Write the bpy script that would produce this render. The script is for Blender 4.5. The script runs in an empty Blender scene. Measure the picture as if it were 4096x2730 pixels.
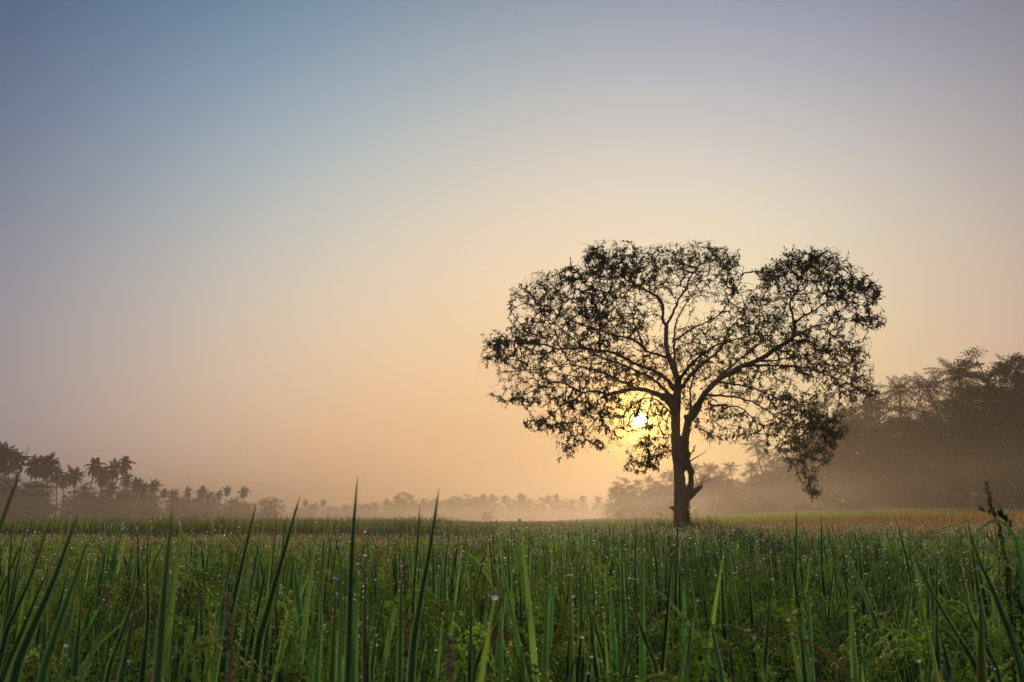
import bpy, math
import numpy as np

C = bpy.context.scene
COL = C.collection
TILT = math.radians(14.74)
FPX = 2731.0                      # focal length in pixels of a 4096 px wide frame (24 mm lens)
CAMZ = 1.0
SUN_EL, SUN_AZ = math.radians(8.05), math.radians(10.6)   # azimuth measured from +Y towards +X

# ------------------------------------------------------------------ camera
cam = bpy.data.cameras.new('camera')
cam_o = bpy.data.objects.new('camera', cam)
COL.objects.link(cam_o)
cam.lens = 24
cam.sensor_width = 36
cam.clip_start = 0.02
cam.clip_end = 6000
cam_o.location = (0, 0, CAMZ)
cam_o.rotation_euler = (math.radians(90) + TILT, 0, 0)
cam.dof.use_dof = True
cam.dof.focus_distance = 14
cam.dof.aperture_fstop = 9
C.camera = cam_o

# ------------------------------------------------------------------ sky and sun
world = bpy.data.worlds.new("World")
C.world = world
world.use_nodes = True
nt = world.node_tree
bg = nt.nodes['Background']
SKY = 0.1
bg.inputs[1].default_value = SKY
sky = nt.nodes.new('ShaderNodeTexSky')
sky.sky_type = 'NISHITA'
sky.sun_disc = False
sky.sun_elevation = SUN_EL
sky.sun_rotation = SUN_AZ
sky.dust_density = 1.5
tcw = nt.nodes.new('ShaderNodeTexCoord')
sc0 = nt.nodes.new('ShaderNodeVectorMath'); sc0.operation = 'SCALE'
sc0.inputs[3].default_value = 0.02
nt.links.new(sky.outputs[0], sc0.inputs[0])
prev = sc0.outputs[0]
# broad smooth glows of the dawn sky, by direction: x, y, z, sharpness, r, g, b
LOBES = [
 (-0.8085, 0.5874, -0.0349, 14.0000, 0.0000, 0.0000, 0.0743),
 (-0.5874, 0.8085, -0.0349, 14.0000, 0.1718, 0.1831, 0.1639),
 (-0.5558, 0.7649, 0.3256, 14.0000, 0.0000, 0.0000, 0.0870),
 (-0.3088, 0.9505, -0.0349, 14.0000, 0.0823, 0.0000, 0.0000),
 (-0.3060, 0.9418, 0.1392, 14.0000, 0.4590, 0.1322, 0.0000),
 (-0.2922, 0.8992, 0.3256, 14.0000, 0.0000, 0.3076, 0.1589),
 (-0.2649, 0.8152, 0.5150, 14.0000, 0.0000, 0.0000, 0.2181),
 (0.0000, 0.9455, 0.3256, 14.0000, 0.3952, 0.0561, 0.0000),
 (0.0000, 0.8572, 0.5150, 14.0000, 0.0000, 0.1579, 0.0787),
 (0.2922, 0.8992, 0.3256, 14.0000, 0.4626, 0.4630, 0.0665),
 (0.2649, 0.8152, 0.5150, 14.0000, 0.0000, 0.0000, 0.3039),
 (0.5874, 0.8085, -0.0349, 14.0000, 0.2328, 0.0000, 0.0000),
 (0.5821, 0.8011, 0.1392, 14.0000, 0.2943, 0.2057, 0.0000),
 (0.5558, 0.7649, 0.3256, 14.0000, 0.0000, 0.0691, 0.2053),
 (0.8085, 0.5874, -0.0349, 14.0000, 0.0000, 0.0000, 0.1069),
]
sx, sy, sz = math.sin(SUN_AZ) * math.cos(SUN_EL), math.cos(SUN_AZ) * math.cos(SUN_EL), math.sin(SUN_EL)
LOBES += [(sx, sy, sz, 45000.0, 16.0, 14.0, 9.0), (sx, sy, sz, 4000.0, 2.6, 1.7, .4), (sx, sy, sz, 900.0, 1.0, .55, .0), (sx, sy, sz, 200.0, .40, .13, .0),
          (0, -.94, .34, 1.8, .27, .30, .34)]  # last lobe: unseen sky behind the camera, raised as fill for the rice
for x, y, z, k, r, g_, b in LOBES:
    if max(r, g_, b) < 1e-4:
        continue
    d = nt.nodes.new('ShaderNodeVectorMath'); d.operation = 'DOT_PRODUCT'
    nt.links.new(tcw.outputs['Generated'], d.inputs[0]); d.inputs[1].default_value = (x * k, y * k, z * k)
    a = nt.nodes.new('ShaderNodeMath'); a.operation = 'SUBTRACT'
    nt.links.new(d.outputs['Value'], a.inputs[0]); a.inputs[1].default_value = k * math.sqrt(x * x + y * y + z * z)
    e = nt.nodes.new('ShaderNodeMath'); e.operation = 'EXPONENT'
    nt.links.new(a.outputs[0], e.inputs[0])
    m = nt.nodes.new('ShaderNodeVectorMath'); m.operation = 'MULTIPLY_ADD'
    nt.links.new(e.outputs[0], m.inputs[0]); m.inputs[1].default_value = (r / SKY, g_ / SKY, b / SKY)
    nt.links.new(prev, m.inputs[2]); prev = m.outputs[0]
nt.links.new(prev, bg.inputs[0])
sun = bpy.data.lights.new('sun', 'SUN')
sun.energy = 3.0
sun.angle = math.radians(0.5)
sun.color = (1, .68, .36)
sun_o = bpy.data.objects.new('sun', sun)
COL.objects.link(sun_o)
sun_o.rotation_euler = (math.radians(90) - SUN_EL, 0, math.pi - SUN_AZ)

C.view_settings.view_transform = 'Standard'
C.view_settings.look = 'None'
C.view_settings.exposure = 0
C.view_settings.gamma = 1
C.cycles.max_bounces = 10
C.cycles.diffuse_bounces = 3
C.cycles.glossy_bounces = 2
C.cycles.transmission_bounces = 9
C.cycles.volume_bounces = 0
C.cycles.sample_clamp_indirect = 6
C.cycles.caustics_reflective = False
C.cycles.adaptive_threshold = 0.015

# ------------------------------------------------------------------ helpers
def Pt(px, py, D):
    """the point at depth D metres seen at pixel (px, py) of the 4096 x 2730 photo"""
    u = (px - 2048) / FPX
    v = (1365 - py) / FPX
    y = math.cos(TILT) - v * math.sin(TILT)
    z = math.sin(TILT) + v * math.cos(TILT)
    return np.array([u / y * D, D, CAMZ + z / y * D])

def sm(t):
    t = np.clip(t, 0, 1)
    return t * t * (3 - 2 * t)

def terrain(x, y):
    x = np.asarray(x, float); y = np.asarray(y, float)
    h = 0.52 * sm((x - 5) / 14) * sm((y - 13) / 20)
    h = h + 1.1 * sm((x - 16) / 26) * sm((y - 30) / 50)
    h = h + 0.03 * np.sin(x * .31 + 1) * np.cos(y * .23) * sm((y - 8) / 10)
    return h

def mesh_np(name, V, quads=None, tris=None, mat=None, parent=None, col=None, rib=None, smooth=False, loc=None):
    V = np.asarray(V, np.float32)
    nq = 0 if quads is None else len(quads)
    ntr = 0 if tris is None else len(tris)
    me = bpy.data.meshes.new(name)
    me.vertices.add(len(V)); me.vertices.foreach_set('co', V.ravel())
    idx = []
    if nq: idx.append(np.asarray(quads, np.int32).ravel())
    if ntr: idx.append(np.asarray(tris, np.int32).ravel())
    idx = np.concatenate(idx)
    me.loops.add(len(idx)); me.loops.foreach_set('vertex_index', idx)
    me.polygons.add(nq + ntr)
    st = np.concatenate([np.arange(nq) * 4, nq * 4 + np.arange(ntr) * 3]).astype(np.int32)
    me.polygons.foreach_set('loop_start', st)
    if smooth:
        me.polygons.foreach_set('use_smooth', np.ones(nq + ntr, bool))
    me.update(calc_edges=True)
    if col is not None:
        a = me.attributes.new('tint', 'FLOAT_COLOR', 'POINT')
        c4 = np.ones((len(V), 4), np.float32); c4[:, :3] = col
        a.data.foreach_set('color', c4.ravel())
    if rib is not None:
        a = me.attributes.new('rib', 'FLOAT', 'POINT')
        a.data.foreach_set('value', np.asarray(rib, np.float32))
    o = bpy.data.objects.new(name, me)
    COL.objects.link(o)
    if mat: me.materials.append(mat)
    if parent: o.parent = parent
    if loc is not None: o.location = loc
    return o

def tag(o, label=None, cat=None, group=None, kind=None):
    if label: o['label'] = label
    if cat: o['category'] = cat
    if group: o['group'] = group
    if kind: o['kind'] = kind
    return o

def empty(name, loc):
    o = bpy.data.objects.new(name, None)
    o.location = loc
    COL.objects.link(o)
    return o

class Bag:
    def __init__(s): s.V = []; s.Q = []; s.T = []; s.Cc = []; s.R = []; s.n = 0
    def add(s, V, Q=None, T=None, col=None, rib=None):
        if Q is not None and len(Q): s.Q.append(np.asarray(Q) + s.n)
        if T is not None and len(T): s.T.append(np.asarray(T) + s.n)
        s.V.append(V); s.n += len(V)
        if col is not None: s.Cc.append(np.broadcast_to(col, (len(V), 3)))
        if rib is not None: s.R.append(rib)
    def build(s, name, mat, parent=None, smooth=False, loc=None):
        return mesh_np(name, np.concatenate(s.V), np.concatenate(s.Q) if s.Q else None, np.concatenate(s.T) if s.T else None,
                       mat, parent, np.concatenate(s.Cc) if s.Cc else None, np.concatenate(s.R) if s.R else None, smooth, loc)

def tube(P, R, n=8, cap=True):
    """one continuous tapered tube along P"""
    P = np.asarray(P, float); R = np.asarray(R, float)
    T = np.gradient(P, axis=0); T /= np.linalg.norm(T, axis=1)[:, None] + 1e-9
    ref = np.array([0.13, 1, 0.07]) if abs(T[0][1]) < .8 else np.array([1, 0.1, 0.2])
    A = np.cross(T, ref); A /= np.linalg.norm(A, axis=1)[:, None]
    B = np.cross(T, A)
    an = np.arange(n) / n * 2 * math.pi
    ring = A[:, None] * np.cos(an)[None, :, None] + B[:, None] * np.sin(an)[None, :, None]
    V = (P[:, None] + ring * R[:, None, None]).reshape(-1, 3)
    m = len(P)
    i = np.arange(m - 1)[:, None] * n; j = np.arange(n)[None]; j2 = (j + 1) % n
    Q = np.stack([i + j, i + j2, i + n + j2, i + n + j], -1).reshape(-1, 4)
    Tt = None
    if cap:
        V = np.concatenate([V, P[:1], P[-1:]])
        a0, b0 = m * n, m * n + 1
        jj = np.arange(n); jn = (jj + 1) % n
        Tt = np.concatenate([np.stack([np.full(n, a0), jn, jj], 1), np.stack([np.full(n, b0), (m - 1) * n + jj, (m - 1) * n + jn], 1)])
    return V, Q, Tt

def prisms(A, B, ra, rb, n=4):
    """one small tapered prism per edge A-B"""
    D = B - A; D = D / (np.linalg.norm(D, axis=1)[:, None] + 1e-9)
    ref = np.where(np.abs(D[:, 2:3]) < .9, np.array([[0, 0, 1.]]), np.array([[1., 0, 0]]))
    U = np.cross(D, ref); U /= np.linalg.norm(U, axis=1)[:, None]
    W = np.cross(D, U)
    an = np.arange(n) / n * 2 * math.pi
    ring = U[:, None] * np.cos(an)[None, :, None] + W[:, None] * np.sin(an)[None, :, None]
    V = np.concatenate([A[:, None] + ring * ra[:, None, None], B[:, None] + ring * rb[:, None, None]], 1).reshape(-1, 3)
    b = (np.arange(len(A)) * 2 * n)[:, None]; j = np.arange(n)[None]; j2 = (j + 1) % n
    Q = np.stack([b + j, b + j2, b + n + j2, b + n + j], -1).reshape(-1, 4)
    return V, Q

def resample(P, step):
    P = np.asarray(P, float)
    # smooth (Catmull-Rom like) by linear + chaikin
    for _ in range(2):
        if len(P) > 2:
            q = [P[0]]
            for a, b in zip(P[:-1], P[1:]):
                q += [a * .75 + b * .25, a * .25 + b * .75]
            q.append(P[-1]); P = np.array(q)
    d = np.concatenate([[0], np.cumsum(np.linalg.norm(np.diff(P, axis=0), axis=1))])
    n = max(2, int(d[-1] / step) + 1)
    t = np.linspace(0, d[-1], n)
    return np.stack([np.interp(t, d, P[:, k]) for k in range(3)], 1), t / d[-1]

def unit(v): return v / (np.linalg.norm(v, axis=-1, keepdims=True) + 1e-9)

# ------------------------------------------------------------------ materials
def new_mat(name):
    m = bpy.data.materials.new(name); m.use_nodes = True
    return m, m.node_tree, m.node_tree.nodes['Principled BSDF'], m.node_tree.nodes['Material Output']

def leaf_mat(name, base, transl=0.3, rough=0.5, spec=0.3, attr=False, rib=None, noise=(0.6, 1.5), nscale=1.2, wet=0.0):
    m, t, p, out = new_mat(name)
    n = t.nodes; L = t.links.new
    if attr:
        at = n.new('ShaderNodeAttribute'); at.attribute_name = 'tint'; c = at.outputs['Color']
    else:
        rgb = n.new('ShaderNodeRGB'); rgb.outputs[0].default_value = (*base, 1); c = rgb.outputs[0]
    geo = n.new('ShaderNodeNewGeometry')
    nz = n.new('ShaderNodeTexNoise'); nz.inputs['Scale'].default_value = nscale; nz.inputs['Detail'].default_value = 3
    tc = n.new('ShaderNodeTexCoord'); L(tc.outputs['Object'], nz.inputs['Vector'])
    mr = n.new('ShaderNodeMapRange'); mr.inputs[1].default_value = .3; mr.inputs[2].default_value = .7
    mr.inputs[3].default_value = noise[0]; mr.inputs[4].default_value = noise[1]
    L(nz.outputs[0], mr.inputs[0])
    mul = n.new('ShaderNodeVectorMath'); mul.operation = 'SCALE'; L(c, mul.inputs[0]); L(mr.outputs[0], mul.inputs[3])
    c = mul.outputs[0]
    if rib:
        ra = n.new('ShaderNodeAttribute'); ra.attribute_name = 'rib'
        pw = n.new('ShaderNodeMath'); pw.operation = 'POWER'; L(ra.outputs['Fac'], pw.inputs[0]); pw.inputs[1].default_value = 5
        mx = n.new('ShaderNodeMix'); mx.data_type = 'RGBA'; L(pw.outputs[0], mx.inputs[0]); L(c, mx.inputs[6]); mx.inputs[7].default_value = (*rib, 1)
        c = mx.outputs[2]
    L(c, p.inputs['Base Color']); p.inputs['Roughness'].default_value = rough; p.inputs['Specular IOR Level'].default_value = spec
    tr = n.new('ShaderNodeBsdfTranslucent')
    br = n.new('ShaderNodeVectorMath'); br.operation = 'MULTIPLY'; L(c, br.inputs[0]); br.inputs[1].default_value = (1.3, 1.5, .7)
    L(br.outputs[0], tr.inputs[0])
    ms = n.new('ShaderNodeMixShader'); ms.inputs[0].default_value = transl
    L(p.outputs[0], ms.inputs[1]); L(tr.outputs[0], ms.inputs[2]); L(ms.outputs[0], out.inputs['Surface'])
    return m

def bark_mat(name, c1, c2, scale=6, bump=.4):
    m, t, p, out = new_mat(name)
    n = t.nodes; L = t.links.new
    tc = n.new('ShaderNodeTexCoord'); mp = n.new('ShaderNodeMapping'); mp.inputs['Scale'].default_value = (1, 1, .25)
    L(tc.outputs['Object'], mp.inputs['Vector'])
    nz = n.new('ShaderNodeTexNoise'); nz.inputs['Scale'].default_value = scale; nz.inputs['Detail'].default_value = 6; nz.inputs['Roughness'].default_value = .7
    L(mp.outputs[0], nz.inputs['Vector'])
    vo = n.new('ShaderNodeTexVoronoi'); vo.inputs['Scale'].default_value = scale * 3; L(mp.outputs[0], vo.inputs['Vector'])
    cr = n.new('ShaderNodeValToRGB'); cr.color_ramp.elements[0].position = .35; cr.color_ramp.elements[1].position = .7
    cr.color_ramp.elements[0].color = (*c1, 1); cr.color_ramp.elements[1].color = (*c2, 1)
    L(nz.outputs[0], cr.inputs[0]); L(cr.outputs[0], p.inputs['Base Color'])
    ad = n.new('ShaderNodeMath'); ad.operation = 'ADD'; L(nz.outputs[0], ad.inputs[0]); L(vo.outputs['Distance'], ad.inputs[1])
    bp = n.new('ShaderNodeBump'); bp.inputs['Strength'].default_value = bump; bp.inputs['Distance'].default_value = .03
    L(ad.outputs[0], bp.inputs['Height']); L(bp.outputs[0], p.inputs['Normal'])
    p.inputs['Roughness'].default_value = .9
    return m

M_RICE = leaf_mat('rice_leaf', (0, 0, 0), .42, .45, .35, attr=True, rib=(.40, .48, .34), noise=(.7, 1.35), nscale=3)
M_GRAIN = leaf_mat('rice_grain', (0, 0, 0), .35, .5, .3, attr=True, noise=(.7, 1.3), nscale=8)
M_LEAF = leaf_mat('tree_leaf', (.055, .066, .026), .22, .5, .3, noise=(.6, 1.6), nscale=1.5)
M_FAR = leaf_mat('grove_leaf', (.035, .052, .022), .25, .7, .15, noise=(.55, 1.7), nscale=.35)
M_FARB = leaf_mat('bamboo_leaf', (.055, .07, .025), .3, .7, .15, noise=(.6, 1.6), nscale=.4)
M_PALM = leaf_mat('palm_leaf', (.035, .048, .022), .2, .5, .3, noise=(.7, 1.4), nscale=.5)
M_BARK = bark_mat('bark', (.09, .055, .035), (.30, .20, .13))
M_BARKF = bark_mat('grove_bark', (.05, .04, .03), (.13, .11, .08), 2, .2)
M_DRY = leaf_mat('dry_straw', (0, 0, 0), .3, .7, .2, attr=True, noise=(.7, 1.3), nscale=15)

m, t, p, out = new_mat('dew_water')
p.inputs['Base Color'].default_value = (1, 1, 1, 1); p.inputs['Roughness'].default_value = 0.06
p.inputs['IOR'].default_value = 1.33; p.inputs['Transmission Weight'].default_value = 1
M_DEW = m

# ------------------------------------------------------------------ ground: one sheet
g1 = np.sign(np.linspace(-1, 1, 181)) * np.abs(np.linspace(-1, 1, 181)) ** 3 * 800
gx, gy = np.meshgrid(g1, g1)
gz = terrain(gx, gy)
far = sm((np.hypot(gx, gy) - 300) / 200)
V = np.stack([gx, gy, gz * (1 - far)], -1).reshape(-1, 3)
i = (np.arange(180)[:, None] * 181 + np.arange(180)[None]).ravel()
Q = np.stack([i, i + 1, i + 182, i + 181], 1)
m, t, p, out = new_mat('paddy_mud')
n = t.nodes; L = t.links.new
nz = n.new('ShaderNodeTexNoise'); nz.inputs['Scale'].default_value = .15; nz.inputs['Detail'].default_value = 8; nz.inputs['Roughness'].default_value = .65
tc = n.new('ShaderNodeTexCoord'); L(tc.outputs['Object'], nz.inputs['Vector'])
cr = n.new('ShaderNodeValToRGB')
cr.color_ramp.elements[0].color = (.03, .028, .014, 1); cr.color_ramp.elements[1].color = (.07, .065, .025, 1)
cr.color_ramp.elements[0].position = .35; cr.color_ramp.elements[1].position = .65
L(nz.outputs[0], cr.inputs[0]); L(cr.outputs[0], p.inputs['Base Color'])
p.inputs['Roughness'].default_value = .9
bp = n.new('ShaderNodeBump'); bp.inputs['Strength'].default_value = .5; L(nz.outputs[0], bp.inputs['Height']); L(bp.outputs[0], p.inputs['Normal'])
ground = mesh_np('ground', V, Q, mat=m, smooth=True)
tag(ground, 'dark muddy ground of the paddy fields', kind='structure')
# ------------------------------------------------------------------ the lone tree
rt = np.random.default_rng(11)
TD = 20.0
TX = Pt(2722, 2083, TD)[0]
base = np.array([TX, TD, float(terrain(TX, TD))])
PXM = TD / FPX
# limbs traced in 3D: list of (px, py, depth offset), radius px at start and end
LIMBS = [
 ([(2702,1600,0),(2717,1553,.1),(2710,1500,.2),(2681,1436,.3),(2665,1390,.4),(2660,1340,.5),(2665,1302,.5)], 19, 11),
 ([(2665,1302,.5),(2650,1283,.4),(2650,1225,.1),(2627,1187,-.2),(2570,1160,-.6),(2512,1130,-1.0),(2466,1091,-1.4),(2436,1061,-1.6),(2378,1022,-1.9)], 9, 2),
 ([(2665,1302,.5),(2688,1263,.8),(2696,1233,1.0),(2738,1168,1.5),(2757,1114,1.8),(2796,1061,2.1),(2860,1005,2.4)], 9, 2),
 ([(2714,1510,.2),(2700,1440,.6),(2688,1330,1.2),(2720,1250,1.9),(2770,1180,2.4),(2800,1120,2.9)], 8, 2),
 ([(2690,1370,.5),(2700,1359,.6),(2776,1313,0),(2853,1275,-.5),(2914,1225,-1.0),(2960,1150,-1.5),(2975,1090,-1.8)], 6, 2),
 ([(2715,1530,.1),(2730,1497,-.2),(2776,1443,-.7),(2868,1382,-1.3),(2930,1363,-1.7),(3006,1344,-2.1),(3080,1290,-2.5)], 10, 2),
 ([(2720,1560,.1),(2770,1490,.6),(2834,1440,1.1),(2880,1400,1.4),(2907,1330,1.8),(2960,1270,2.3),(3010,1200,2.8)], 10, 2),
 ([(2695,1611,0),(2659,1588,-.1),(2614,1570,-.3),(2547,1557,-.6),(2494,1560,-.9),(2436,1579,-1.2),(2369,1562,-1.5),(2329,1577,-1.8),(2290,1560,-2.0)], 17, 4),
 ([(2547,1557,-.6),(2480,1526,-.2),(2430,1500,.3),(2360,1480,.8),(2280,1460,1.3),(2200,1470,1.7),(2110,1480,2.0)], 8, 2),
 ([(2681,1436,.3),(2639,1424,.2),(2589,1409,-.1),(2566,1386,-.3),(2562,1352,-.5),(2543,1302,-.8),(2535,1252,-1.1),(2500,1190,-1.5)], 9, 2),
 ([(2589,1409,-.1),(2531,1359,.3),(2474,1344,.7),(2397,1325,1.2),(2300,1290,1.8),(2200,1250,2.3)], 8, 2),
 ([(2700,1560,.1),(2650,1500,-.4),(2581,1465,-.8),(2512,1443,-1.2),(2451,1405,-1.6),(2397,1400,-2.0),(2367,1397,-2.2),(2302,1394,-2.5),(2237,1397,-2.7),(2176,1378,-2.8),(2091,1367,-2.8),(2000,1360,-2.7)], 12, 3),
 ([(2397,1410,-1.9),(2394,1340,-2.2),(2397,1260,-2.6),(2360,1170,-3.0),(2330,1110,-3.2)], 7, 2),
 ([(2690,1590,.1),(2630,1530,.7),(2560,1490,1.4),(2470,1450,2.0),(2370,1420,2.6),(2260,1330,3.2),(2160,1250,3.5)], 11, 2),
 ([(2329,1577,-1.8),(2302,1557,-1.8),(2266,1535,-1.9),(2212,1530,-2.0),(2140,1560,-2.0),(2060,1600,-2.0)], 5, 1.5),
 ([(2329,1577,-1.8),(2279,1606,-2.1),(2235,1629,-2.3),(2204,1673,-2.4),(2150,1695,-2.4),(2110,1704,-2.4)], 4, 1.5),
 ([(2436,1579,-1.2),(2420,1630,-1.0),(2390,1680,-.8),(2340,1740,-.7),(2290,1790,-.7)], 4, 1.2),
 ([(2620,1572,-.3),(2600,1600,-.8),(2590,1680,-1.1),(2600,1760,-1.2),(2585,1850,-1.2)], 3.5, 1.2),
 ([(2590,1565,-.4),(2560,1620,-.7),(2535,1680,-.9)], 3, 1.2),
 ([(2683,1655,0),(2650,1612,-.1),(2614,1590,-.2),(2560,1600,-.5),(2500,1640,-.9),(2470,1700,-1.1)], 4.5, 1.2),
 # right side
 ([(2758,1672,-.1),(2775,1655,-.2),(2800,1611,-.3),(2834,1553,-.4),(2870,1515,-.5),(2914,1490,-.6),(2977,1463,-.8),(3033,1443,-1.0),(3090,1401,-1.3),(3140,1375,-1.5),(3174,1348,-1.7),(3178,1302,-1.8)], 18, 9),
 ([(3178,1302,-1.8),(3163,1233,-1.7),(3163,1198,-1.6),(3193,1152,-1.4),(3215,1100,-1.2),(3240,1040,-1.0)], 7, 2),
 ([(3178,1302,-1.8),(3193,1279,-2.0),(3251,1248,-2.3),(3297,1214,-2.6),(3350,1190,-2.8),(3427,1150,-2.9),(3490,1150,-2.9)], 6, 2),
 ([(3150,1370,-1.6),(3240,1310,-2.2),(3330,1290,-2.7),(3400,1270,-3.0),(3480,1290,-3.0)], 4.5, 1.5),
 ([(2977,1463,-.8),(3050,1462,-.5),(3121,1462,-.2),(3235,1474,.1),(3325,1508,.3),(3414,1539,.4),(3459,1575,.4)], 8, 2),
 ([(3033,1443,-1.0),(3120,1440,-.8),(3220,1420,-.7),(3320,1400,-.7),(3420,1420,-.7)], 5, 1.5),
 ([(2834,1553,-.4),(2900,1480,.4),(2980,1420,1.2),(3060,1360,2.0),(3120,1290,2.6),(3150,1220,3.0)], 9, 2),
 ([(2834,1615,-.3),(2888,1626,-.8),(2950,1624,-1.3),(2977,1637,-1.5),(3012,1678,-1.8),(3035,1690,-2.0),(3060,1740,-2.1)], 6, 1.5),
 ([(2830,1580,-.4),(2870,1586,0),(2923,1588,.3),(2990,1597,.6),(3048,1629,.8),(3102,1660,.9),(3146,1695,.9),(3191,1762,.9),(3213,1852,.8),(3249,1931,.7),(3270,1975,.7)], 7, 1.5),
 ([(2870,1530,-.5),(2923,1539,-1.1),(3000,1550,-1.7),(3057,1575,-2.1),(3124,1610,-2.4),(3220,1660,-2.6),(3320,1720,-2.7)], 6, 1.5),
 ([(2753,1690,-.1),(2765,1640,.3),(2760,1560,.9),(2790,1470,1.7),(2830,1380,2.5),(2850,1300,3.1)], 7, 2),
 ([(2820,1590,-.3),(2850,1620,.5),(2860,1680,.9),(2850,1740,1.1)], 2.5, 1),
 ([(3000,1600,.6),(2970,1660,.9),(2955,1720,1.0)], 2, 1),
 ([(2800,1600,-.3),(2790,1640,-1.0),(2780,1700,-1.4)], 2, 1),
]
nodes = []; parent = []; rad0 = []; dirs = []
bagB = Bag()
roots = []
for li, (pts, r0, r1) in enumerate(LIMBS):
    P = np.array([Pt(a, b, TD + c) for a, b, c in pts])
    P, tt = resample(P, .12)
    jit = rt.normal(0, .012, P.shape); jit[0] = 0
    for k in range(1, len(jit)): jit[k] += jit[k - 1] * .75
    P = P + jit
    R = (r0 + (r1 - r0) * tt ** .7) * PXM * .76
    R = R * (1 + .06 * np.sin(np.arange(len(R)) * 1.3 + li))
    V, Qd, Tt = tube(P, R, 9 if r0 > 6 else 6)
    bagB.add(V, Qd, Tt)
    s = len(nodes)
    for k in range(len(P)):
        nodes.append(P[k]); parent.append(s + k - 1 if k else -1); rad0.append(R[k])
NT = len(nodes)
N = np.zeros((60000, 3)); N[:NT] = nodes
par = np.full(60000, -1); par[:NT] = parent
TN = N[:NT].copy()
nd = np.zeros((60000, 3)); 
for k in range(NT):
    nd[k] = unit(N[k] - N[par[k]]) if par[k] >= 0 else (0, 0, 1)
cnt = NT
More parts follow.
